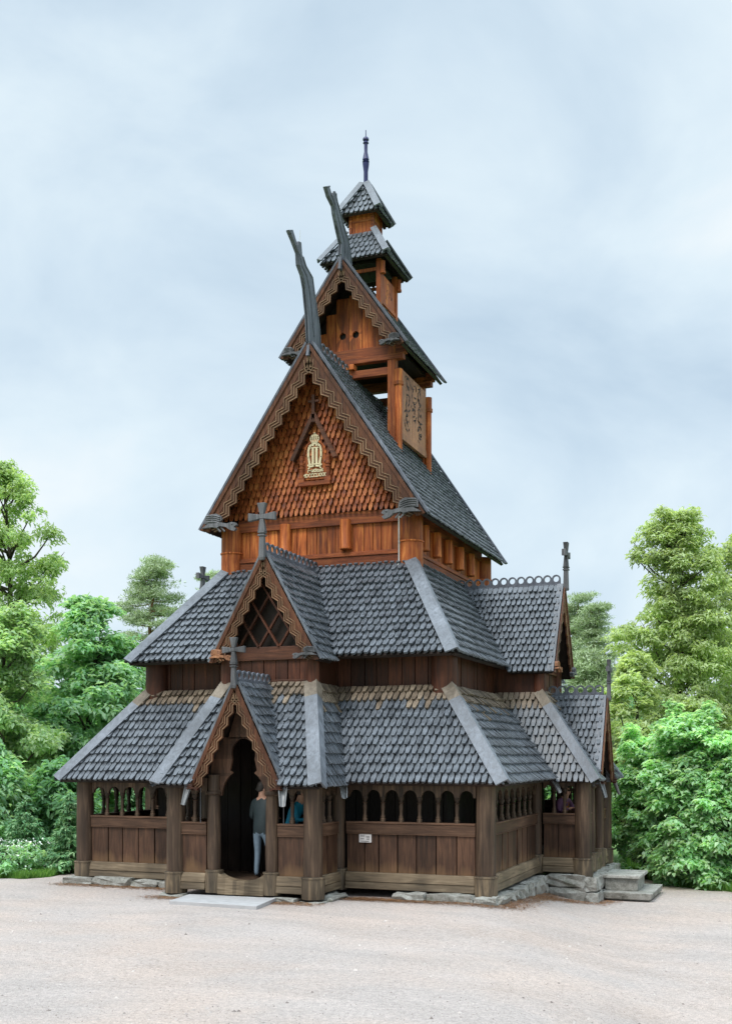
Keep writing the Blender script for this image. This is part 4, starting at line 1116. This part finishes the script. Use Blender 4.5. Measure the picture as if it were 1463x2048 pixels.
# ------------------------------------------------------------------ trees and plants
def np_mesh(name, verts, faces_n, mat, parent, loops=None):
    me = bpy.data.meshes.new(name); nv = len(verts); nf = nv // faces_n
    me.vertices.add(nv); me.vertices.foreach_set('co', np.ascontiguousarray(verts, dtype=np.float32).ravel())
    me.loops.add(nv); me.loops.foreach_set('vertex_index', np.arange(nv, dtype=np.int32))
    me.polygons.add(nf); me.polygons.foreach_set('loop_start', np.arange(nf, dtype=np.int32) * faces_n); me.polygons.foreach_set('loop_total', np.full(nf, faces_n, dtype=np.int32))
    me.update(calc_edges=True); me.materials.append(M[mat])
    o = bpy.data.objects.new(name, me); col.objects.link(o); o.parent = parent
    return o
def nrm(a): return a / np.maximum(np.linalg.norm(a, axis=1, keepdims=True), 1e-9)
def leaf_cards(rng, pts, outw, size, aspect=.5, upw=.8, outk=.5, rnd=.6, droop=.35, dirs=None):
    """a pointed leaf (quad folded on its rib) for each point"""
    n = len(pts)
    N = nrm(np.array([0, 0, 1.]) * upw + outw * outk + rng.normal(size=(n, 3)) * rnd)
    D = rng.normal(size=(n, 3)) + outw * .7 if dirs is None else dirs + rng.normal(size=(n, 3)) * .25
    D = D - N * (D * N).sum(1, keepdims=True); D = nrm(D)
    S = np.cross(N, D); L = size * rng.uniform(.65, 1.35, (n, 1))
    D2 = D - np.array([0, 0, 1.]) * droop; D2 = nrm(D2)
    a = pts - D * L * .15; c = pts + D2 * L; m = pts + D * L * .38
    b = m + S * L * aspect * .5 + N * L * .06; d = m - S * L * aspect * .5 + N * L * .06
    return np.stack([a, b, c, d], 1).reshape(-1, 3)
def ball(rng, n): 
    v = nrm(rng.normal(size=(n, 3))); return v * rng.random((n, 1)) ** (1 / 2.2)
def ground_at(u, D, dz=0):
    x, y = at(u, D); return (x, y, gz(x, y) + dz)
def hgt(vtop, D, zb): return (HV - vtop) / FPX * D + CAM.z - zb
def trunk_path(rng, h, lean=.03):
    return [(rng.normal() * lean * k, rng.normal() * lean * k, h * k / 5) for k in range(6)]
def tree(kind, label, u, D, vtop, wpx, leaf, bark, seed, zlow=.25, nclump=90, nleaf=260, size=.16, gaps=.35, profile=None, cl_r=.75, flat=.62, r0=.16, group=None, upw=.8, cat='tree', limbs=34, aspect=.5):
    rng = np.random.default_rng(seed); loc = ground_at(u, D, -.1); h = hgt(vtop, D, loc[2])
    half = wpx / FPX * D / 2
    root = tag(empty(kind, loc), label, cat, group)
    prof = profile or (lambda t: math.sin(math.pi * min(1, max(.02, t)) ** .75) ** .6)
    cl = []
    ph = rng.uniform(0, 6.28, 6)
    tries = 0
    while len(cl) < nclump and tries < nclump * 30:
        tries += 1
        t = rng.random() ** .85; a = rng.uniform(0, 6.28)
        rr = half * prof(t) * (1 + .16 * math.sin(2 * a + ph[0]) + .14 * math.sin(3 * a + ph[1] + 5 * t) + .12 * math.sin(9 * t + ph[2] + a))
        q = rng.random() ** .45
        p = np.array([math.cos(a) * rr * q, math.sin(a) * rr * q, h * (zlow + (1 - zlow) * t * .965)])
        g = math.sin(p[0] * 1.7 + ph[3]) + math.sin(p[1] * 1.9 + ph[4]) + math.sin(p[2] * 1.8 + ph[5])
        if g < -1.2 + gaps * 1.6 and rng.random() < .85: continue
        cl.append(p)
    if cat == 'shrub':                                             # young shoots that break the outline
        for i in range(26):
            t = rng.uniform(.35, 1.0); a = rng.uniform(0, 6.28); rr = half * prof(t) * rng.uniform(.95, 1.2)
            cl.append(np.array([math.cos(a) * rr, math.sin(a) * rr, h * (t * 1.0 + .06)]))
    nbase = len(cl) - (26 if cat == 'shrub' else 0)
    cl = np.array(cl)
    R_ = cl_r * rng.uniform(.55, 1.25, len(cl)) * (1 - .45 * (cl[:, 2] / h) ** 3)
    R_[nbase:] = cl_r * .55
    P = []; O = []
    cen = np.array([0, 0, h * (zlow + 1) / 2.2])
    for c, r in zip(cl, R_):
        n = int(nleaf * (r / cl_r) ** 2); b = ball(rng, n)
        b[:, 2] *= flat
        sub = nrm(rng.normal(size=(7, 3))) * np.array([1, 1, flat]) * .8   # twigs inside the clump
        k = rng.integers(0, 7, n); m = rng.random(n) < .65
        b[m] = sub[k[m]] * rng.random((m.sum(), 1)) ** .4 + rng.normal(size=(m.sum(), 3)) * .16
        pts = c + b * r; pts[:, 2] -= .18 * r * (b[:, 0] ** 2 + b[:, 1] ** 2)
        P.append(pts); O.append(nrm(b + (c - cen) / max(half, 1) * .6))
    P = np.concatenate(P); O = np.concatenate(O)
    ok = P[:, 2] > .05; P = P[ok]; O = O[ok]
    np_mesh('crown', leaf_cards(rng, P, O, size, aspect, upw=upw), 4, leaf, root)
    mb = MB(); tp = trunk_path(rng, h * .93, .02 * h / 5)
    mb.tube(tp, [r0 * (1 - .9 * k / 5) + .012 for k in range(6)], 9)
    def on_trunk(z):
        f = max(0, min(4.999, z / (h * .93) * 5)); k = int(f); return V(tp[k]).lerp(V(tp[k + 1]), f - k)
    for i in rng.permutation(len(cl))[:limbs]:
        c = V(cl[i]); z0 = max(h * zlow * .75, c.z - (.35 + .5 * rng.random()) * V((c.x, c.y)).length - .2)
        s = on_trunk(z0); mid = s.lerp(c, .5) + V(rng.normal(size=3) * .12); mid.z -= .05 * (c - s).length
        rr = r0 * (.42 - .25 * z0 / h) + .008
        mb.tube([s, mid, c, c + (c - mid) * .3], [rr, rr * .6, rr * .3, .006], 6)
    mb.build('trunk', bark, root, smooth=True)
    return root
def pine(label, u, D, vtop, wpx, seed, group=None, zlow=.45, nb=46, dens=1.0):
    rng = np.random.default_rng(seed); loc = ground_at(u, D, -.1); h = hgt(vtop, D, loc[2]); half = wpx / FPX * D / 2
    root = tag(empty('pine_tree', loc), label, 'tree', group)
    mb = MB(); tp = trunk_path(rng, h * .95, .03 * h / 8); mb.tube(tp, [.24 * (1 - .85 * k / 5) for k in range(6)], 9)
    P = []; O = []; Dr = []
    for k in range(nb):
        t = (k + rng.random()) / nb; z = h * (zlow + (1 - zlow) * t * .97); a = k * 2.4 + rng.uniform(-.5, .5)
        L = half * (1.05 - t ** 2 * .78) * rng.uniform(.55, 1.1) * (1 if rng.random() > .15 else .5)
        s = V(tp[min(5, int(z / (h * .95) * 5))]); s = V((s.x, s.y, z)); e = s + V((math.cos(a) * L, math.sin(a) * L, L * rng.uniform(-.12, .28)))
        mb.tube([s, s.lerp(e, .5) + V((0, 0, -.1)), e], [.05 * (1.2 - t), .03, .01], 5)
        for q in range(int(5 + 4 * rng.random())):
            f = rng.uniform(.45, 1.08); c = np.array(s.lerp(e, f)) + rng.normal(size=3) * np.array([.32, .32, .10]) * (.5 + L * .25)
            n = int(110 * dens); b = ball(rng, n) * np.array([.58, .58, .17]) * rng.uniform(.6, 1.25)
            P.append(c + b); O.append(nrm(b + np.array([0, 0, .1])))
    P = np.concatenate(P); O = np.concatenate(O)
    np_mesh('crown', leaf_cards(rng, P, O, .17, .22, upw=.5, outk=.3, rnd=.7, droop=-.25), 4, 'needle_pine', root)
    mb.build('trunk', 'bark_pine', root, smooth=True); return root
def spruce(label, u, D, vtop, wpx, seed, mat='needle_spruce', group=None, whorls=17):
    rng = np.random.default_rng(seed); loc = ground_at(u, D, -.05); h = hgt(vtop, D, loc[2]); half = wpx / FPX * D / 2
    root = tag(empty('young_spruce', loc), label, 'tree', group)
    mb = MB(); mb.tube([(0, 0, 0), (0, 0, h * .5), (0, 0, h)], [.05, .03, .008], 7)
    P = []; O = []; Dr = []
    for k in range(whorls):
        t = (k + .2) / whorls; z = h * (.04 + .94 * t); L = half * (1 - t) ** .85 + .05
        for j in range(int(6 + 6 * (1 - t))):
            a = rng.uniform(0, 6.28); d = np.array([math.cos(a), math.sin(a), .18]); Lb = L * rng.uniform(.7, 1.1); n = int(70 * Lb / .8) + 14
            s = rng.random(n) ** .7; p = np.array([0, 0, z + rng.normal() * .04]) + d * s[:, None] * Lb
            p[:, 2] -= (s * Lb) ** 2 * .38
            side = np.array([-d[1], d[0], 0]); w = rng.uniform(-1, 1, n) * (1 - s * .75) * Lb * .42
            p = p + side * w[:, None]; P.append(p); Dr.append(np.tile(d, (n, 1)) + side * np.sign(w)[:, None] * .8); O.append(np.tile(d, (n, 1)))
    n = 40; s = rng.random(n); P.append(np.stack([rng.normal(size=n) * .015, rng.normal(size=n) * .015, h * (.9 + .12 * s)], 1)); O.append(nrm(rng.normal(size=(n, 3)))); Dr.append(nrm(rng.normal(size=(n, 3)) + np.array([0, 0, 1])))
    P = np.concatenate(P); O = np.concatenate(O); Dr = np.concatenate(Dr)
    np_mesh('crown', leaf_cards(rng, P, O, .13, .26, upw=.9, outk=.2, rnd=.45, droop=.25, dirs=Dr), 4, mat, root)
    mb.build('trunk', 'bark', root); return root
def shrub(kind, label, u, D, vtop, wpx, leaf, seed, nclump=60, nleaf=200, size=.17, cl_r=.6, flat=.4, group=None, stems=14, upw=1.9):
    return tree(kind, label, u, D, vtop, wpx, leaf, 'bark', seed, zlow=.06, nclump=nclump, nleaf=nleaf, size=size, gaps=.2, cl_r=cl_r, flat=flat, r0=.06, group=group, cat='shrub', limbs=stems, upw=upw,
                profile=lambda t: (1 - t * t * .8) ** .7 * (.75 + .25 * min(1, t * 5)) * (1 + .12 * math.sin(t * 23 + seed)), aspect=.55)
G1 = 'trees round the church clearing'
tree('ash_tree', 'tall leafy tree at the left edge rising above all its neighbours', 10, 38, 915, 265, 'leaf_ash', 'bark', 1, zlow=.42, nclump=170, nleaf=240, size=.16, gaps=.75, cl_r=.55, aspect=.4, r0=.2, group=G1, limbs=60)
tree('maple_tree', 'broad full green tree left of the church, in front of the pine', 178, 36, 1180, 250, 'leaf_maple', 'bark', 2, zlow=.10, nclump=170, nleaf=330, size=.2, gaps=.15, cl_r=.72, flat=.5, r0=.17, group=G1, upw=1.0, profile=lambda t: (1 - t ** 3.2 * .85) ** .8)
tree('lime_tree', 'pale green leafy tree below the tall one at the left edge', 5, 33, 1200, 215, 'leaf_lime', 'bark', 3, zlow=.10, nclump=140, nleaf=320, size=.16, gaps=.25, cl_r=.62, flat=.5, r0=.12, group=G1, profile=lambda t: (1 - t ** 2.5 * .8) ** .8)
pine('pine with spreading crown rising behind the left roofs', 308, 55, 1112, 150, 4, group=G1, zlow=.5, nb=44)
pine('distant pine top showing beside the cross at the left roof', 428, 66, 1140, 95, 5, group=G1, zlow=.4)
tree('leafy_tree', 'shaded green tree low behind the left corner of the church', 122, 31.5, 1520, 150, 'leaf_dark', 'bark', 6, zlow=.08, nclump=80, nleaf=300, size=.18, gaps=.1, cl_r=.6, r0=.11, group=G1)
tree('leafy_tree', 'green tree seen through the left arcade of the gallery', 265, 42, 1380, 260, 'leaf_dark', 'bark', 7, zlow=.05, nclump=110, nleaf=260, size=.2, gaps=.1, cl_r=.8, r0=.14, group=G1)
tree('leafy_tree', 'leafy tree at the far left edge right behind the flowering bush', -25, 30, 1480, 150, 'leaf_maple', 'bark', 26, zlow=.06, nclump=80, nleaf=280, size=.17, gaps=.15, cl_r=.55, r0=.1, group=G1)
spruce('young spruce with light tips close beside the left corner column', 140, 27.0, 1588, 92, 8, group='young spruces left of the church')
spruce('low broad young spruce spreading over the grass left of the church', 52, 28.5, 1600, 135, 9, group='young spruces left of the church', whorls=13)
spruce('small young spruce behind the left gallery, seen between the balusters', 262, 34.0, 1560, 110, 10, group='young spruces left of the church')
shrub('flowering_bush', 'low bush with white flowers at the lower left edge', 35, 26.8, 1695, 120, 'leaf_maple', 11, nclump=36, nleaf=150, size=.10, cl_r=.28, flat=.8)
rng = np.random.default_rng(5); fb = [o for o in bpy.data.objects if o.name.startswith('flowering_bush')][0]
p = np.stack([rng.normal(size=420) * .40, rng.normal(size=420) * .35, rng.uniform(.25, .95, 420)], 1)
fl = np_mesh('flowers', leaf_cards(rng, p, nrm(rng.normal(size=(420, 3))), .05, .8), 4, 'flower', fb); fl['kind'] = 'stuff'
tree('rowan_tree', 'tall airy tree right of the church with its pointed top against the sky', 1350, 35, 1000, 290, 'leaf_rowan', 'bark', 12, zlow=.22, nclump=400, nleaf=240, size=.15, gaps=.62, cl_r=.54, flat=.38, aspect=.4, r0=.15, group=G1, limbs=70, upw=1.0, profile=lambda t: max(.06, (1 - t)) ** .42 * (.72 + .28 * min(1, t * 3)))
tree('rowan_tree', 'tall tree cut by the right edge of the picture', 1475, 38, 1060, 260, 'leaf_rowan', 'bark', 13, zlow=.25, nclump=130, nleaf=300, size=.16, gaps=.35, cl_r=.65, r0=.15, group=G1)
tree('rowan_tree', 'low olive green tree behind the side porch at the right', 1268, 33, 1290, 150, 'leaf_rowan', 'bark', 14, zlow=.12, nclump=110, nleaf=300, size=.14, gaps=.15, cl_r=.5, flat=.45, r0=.1, group=G1)
pine('grey green pine behind the right dormer, nearer the church', 1150, 60, 1183, 100, 15, group=G1, zlow=.3)
pine('grey green pine standing between the side gable and the tall right tree', 1196, 56, 1200, 105, 16, group=G1, zlow=.3)
pine('pine with an orange trunk low behind the cross of the side porch', 1178, 48, 1300, 90, 17, group=G1, zlow=.55, nb=30)
HZ = 'bright hazel bushes right of the church'
shrub('hazel_bush', 'bright green bush close behind the stone steps', 1288, 30.2, 1470, 150, 'leaf_hazel', 18, nclump=130, nleaf=210, size=.145, cl_r=.46, group=HZ)
shrub('hazel_bush', 'largest bright green bush with big leaves right of the steps', 1375, 28.8, 1415, 190, 'leaf_hazel', 19, nclump=180, nleaf=210, size=.145, cl_r=.46, group=HZ)
shrub('hazel_bush', 'bright green bush at the right edge overhanging the gravel', 1470, 28.2, 1480, 170, 'leaf_hazel', 20, nclump=150, nleaf=210, size=.145, cl_r=.46, group=HZ)
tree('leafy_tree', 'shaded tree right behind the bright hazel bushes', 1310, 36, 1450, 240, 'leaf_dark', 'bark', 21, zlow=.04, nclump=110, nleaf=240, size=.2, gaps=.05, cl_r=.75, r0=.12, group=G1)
# woodland that closes the view behind everything
rng = np.random.default_rng(31); P = []; O = []
for u in range(-1900, 3500, 29):
    for row in range(2):
        D = 62 + row * 14 + rng.uniform(-4, 4); x, y = at(u + rng.uniform(-10, 10), D); H = rng.uniform(4.2, 6.6) + row * 1.6
        for k in range(13):
            c = np.array([x + rng.normal() * 1.1, y + rng.normal() * 1.1, gz(x, y) + H * rng.random() ** .8]); n = 90
            b = ball(rng, n) * np.array([1.1, 1.1, .7]); P.append(c + b); O.append(nrm(b))
P = np.concatenate(P); O = np.concatenate(O)
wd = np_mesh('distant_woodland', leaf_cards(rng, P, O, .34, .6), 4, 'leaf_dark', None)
tag(wd, 'far belt of woodland behind the clearing', 'woodland', kind='stuff')
# grass verge along the gravel
rng = np.random.default_rng(41); V4 = []
def blades(n, u0, u1, d0, d1, hmin, hmax):
    u = rng.uniform(u0, u1, n); d = rng.random(n) ** 1.6
    for i in range(n):
        D = dedge(u[i]) + d0 + (d1 - d0) * d[i]; x, y = at(u[i], D); z = gz(x, y) - .02; h = rng.uniform(hmin, hmax); a = rng.uniform(0, 6.28); w = .012
        lx, ly = rng.normal() * .05, rng.normal() * .05; c, s = math.cos(a) * w, math.sin(a) * w
        V4.append([(x - c, y - s, z), (x + c, y + s, z), (x + lx + c * .3, y + ly + s * .3, z + h), (x + lx - c * .3, y + ly - s * .3, z + h)])
blades(9000, -60, 165, -.15, 3.5, .05, .22); blades(14000, 1255, 1500, -.15, 4.5, .06, .26)
gv = np_mesh('grass_verge', np.array(V4).reshape(-1, 3), 4, 'grass', None)
tag(gv, 'rough grass along the edge of the gravel', 'grass', kind='stuff')

# loose pebbles on the gravel
rng = np.random.default_rng(77); F = []
M['pebble'] = leaf_mat('pebble', (.16, .13, .115), (.38, .33, .30), (.58, .52, .48), 0)
for i in range(4500):
    D = 11.5 + 14 * rng.random() ** 1.6; u = rng.uniform(-40, 1500); x, y = at(u, D)
    if abs(x) < 6.2 and y > -6.1: continue
    z = gz(x, y) + .006; r = rng.uniform(.005, .013) if rng.random() < .96 else rng.uniform(.016, .03); a = rng.uniform(0, 1.57)
    c = [(x + r * math.cos(a + k * 1.571) * rng.uniform(.7, 1.3), y + r * math.sin(a + k * 1.571) * rng.uniform(.7, 1.3), z) for k in range(4)]; t = (x, y, z + r * rng.uniform(.5, .9))
    for k in range(4): F += [c[k], c[(k + 1) % 4], t]
me = bpy.data.meshes.new('loose_pebbles'); me.from_pydata(F, [], [(3 * k, 3 * k + 1, 3 * k + 2) for k in range(len(F) // 3)]); me.materials.append(M['pebble'])
bm = bmesh.new(); bm.from_mesh(me); bmesh.ops.remove_doubles(bm, verts=bm.verts, dist=1e-5); bm.to_mesh(me); bm.free()
o = bpy.data.objects.new('loose_pebbles', me); col.objects.link(o); tag(o, 'small loose pebbles scattered over the gravel', 'pebbles', kind='stuff')
# ------------------------------------------------------------------ sky, sun, camera
w = bpy.data.worlds.new('World'); scn.world = w; w.use_nodes = True
nt = w.node_tree; bg = nt.nodes['Background']; out = nt.nodes['World Output']
SUN = V((-.30, -1.0, 1.35)).normalized()
el = math.asin(SUN.z); az = math.atan2(SUN.x, SUN.y)
sk = nt.nodes.new('ShaderNodeTexSky'); sk.sky_type = 'NISHITA'; sk.sun_disc = False
sk.sun_elevation = el; sk.sun_rotation = az
nt.links.new(sk.outputs[0], bg.inputs['Color']); bg.inputs['Strength'].default_value = .09
t = nt.nodes.new('ShaderNodeTexCoord'); mp = nt.nodes.new('ShaderNodeMapping')
mp.inputs['Scale'].default_value = (1, 1, 1.7); mp.inputs['Location'].default_value = (3.1, .4, .3)
nt.links.new(t.outputs['Generated'], mp.inputs['Vector'])
n1 = noise(nt, 3.0, 6, mp.outputs[0], .52, .35)
r = ramp(nt, [(.30, (.52, .655, .78)), (.45, (.635, .765, .87)), (.57, (.74, .86, .935)), (.72, (.89, .95, .975))])
nt.links.new(n1.outputs['Fac'], r.inputs[0])
sp = nt.nodes.new('ShaderNodeSeparateXYZ'); nt.links.new(t.outputs['Generated'], sp.inputs[0])
b2 = nt.nodes.new('ShaderNodeBackground'); nt.links.new(r.outputs[0], b2.inputs['Color'])
nt.links.new(maprange(nt, sp.outputs['Z'], .58, .95, .81, 3.4), b2.inputs['Strength'])
mx = nt.nodes.new('ShaderNodeMixShader'); mx.inputs[0].default_value = .92
nt.links.new(bg.outputs[0], mx.inputs[1]); nt.links.new(b2.outputs[0], mx.inputs[2]); nt.links.new(mx.outputs[0], out.inputs['Surface'])
sl = bpy.data.lights.new('sun', 'SUN'); sl.energy = 1.5; sl.angle = R(22); sl.color = (1, .95, .88)
so = bpy.data.objects.new('sun', sl); col.objects.link(so); so.rotation_euler = SUN.to_track_quat('Z', 'Y').to_euler()

cam = bpy.data.cameras.new('camera'); co = bpy.data.objects.new('camera', cam); col.objects.link(co); scn.camera = co
co.location = CAM; co.rotation_euler = (R(90), 0, TH)
cam.sensor_width = 36; cam.lens = FPX / 2048 * 36; cam.shift_y = (HV - 1024) / 2048; cam.clip_end = 2000; cam.clip_start = .1
scn.view_settings.view_transform = 'Standard'; scn.view_settings.look = 'None'; scn.view_settings.gamma = 1; scn.view_settings.use_curve_mapping = False
scn.view_settings.exposure = .42
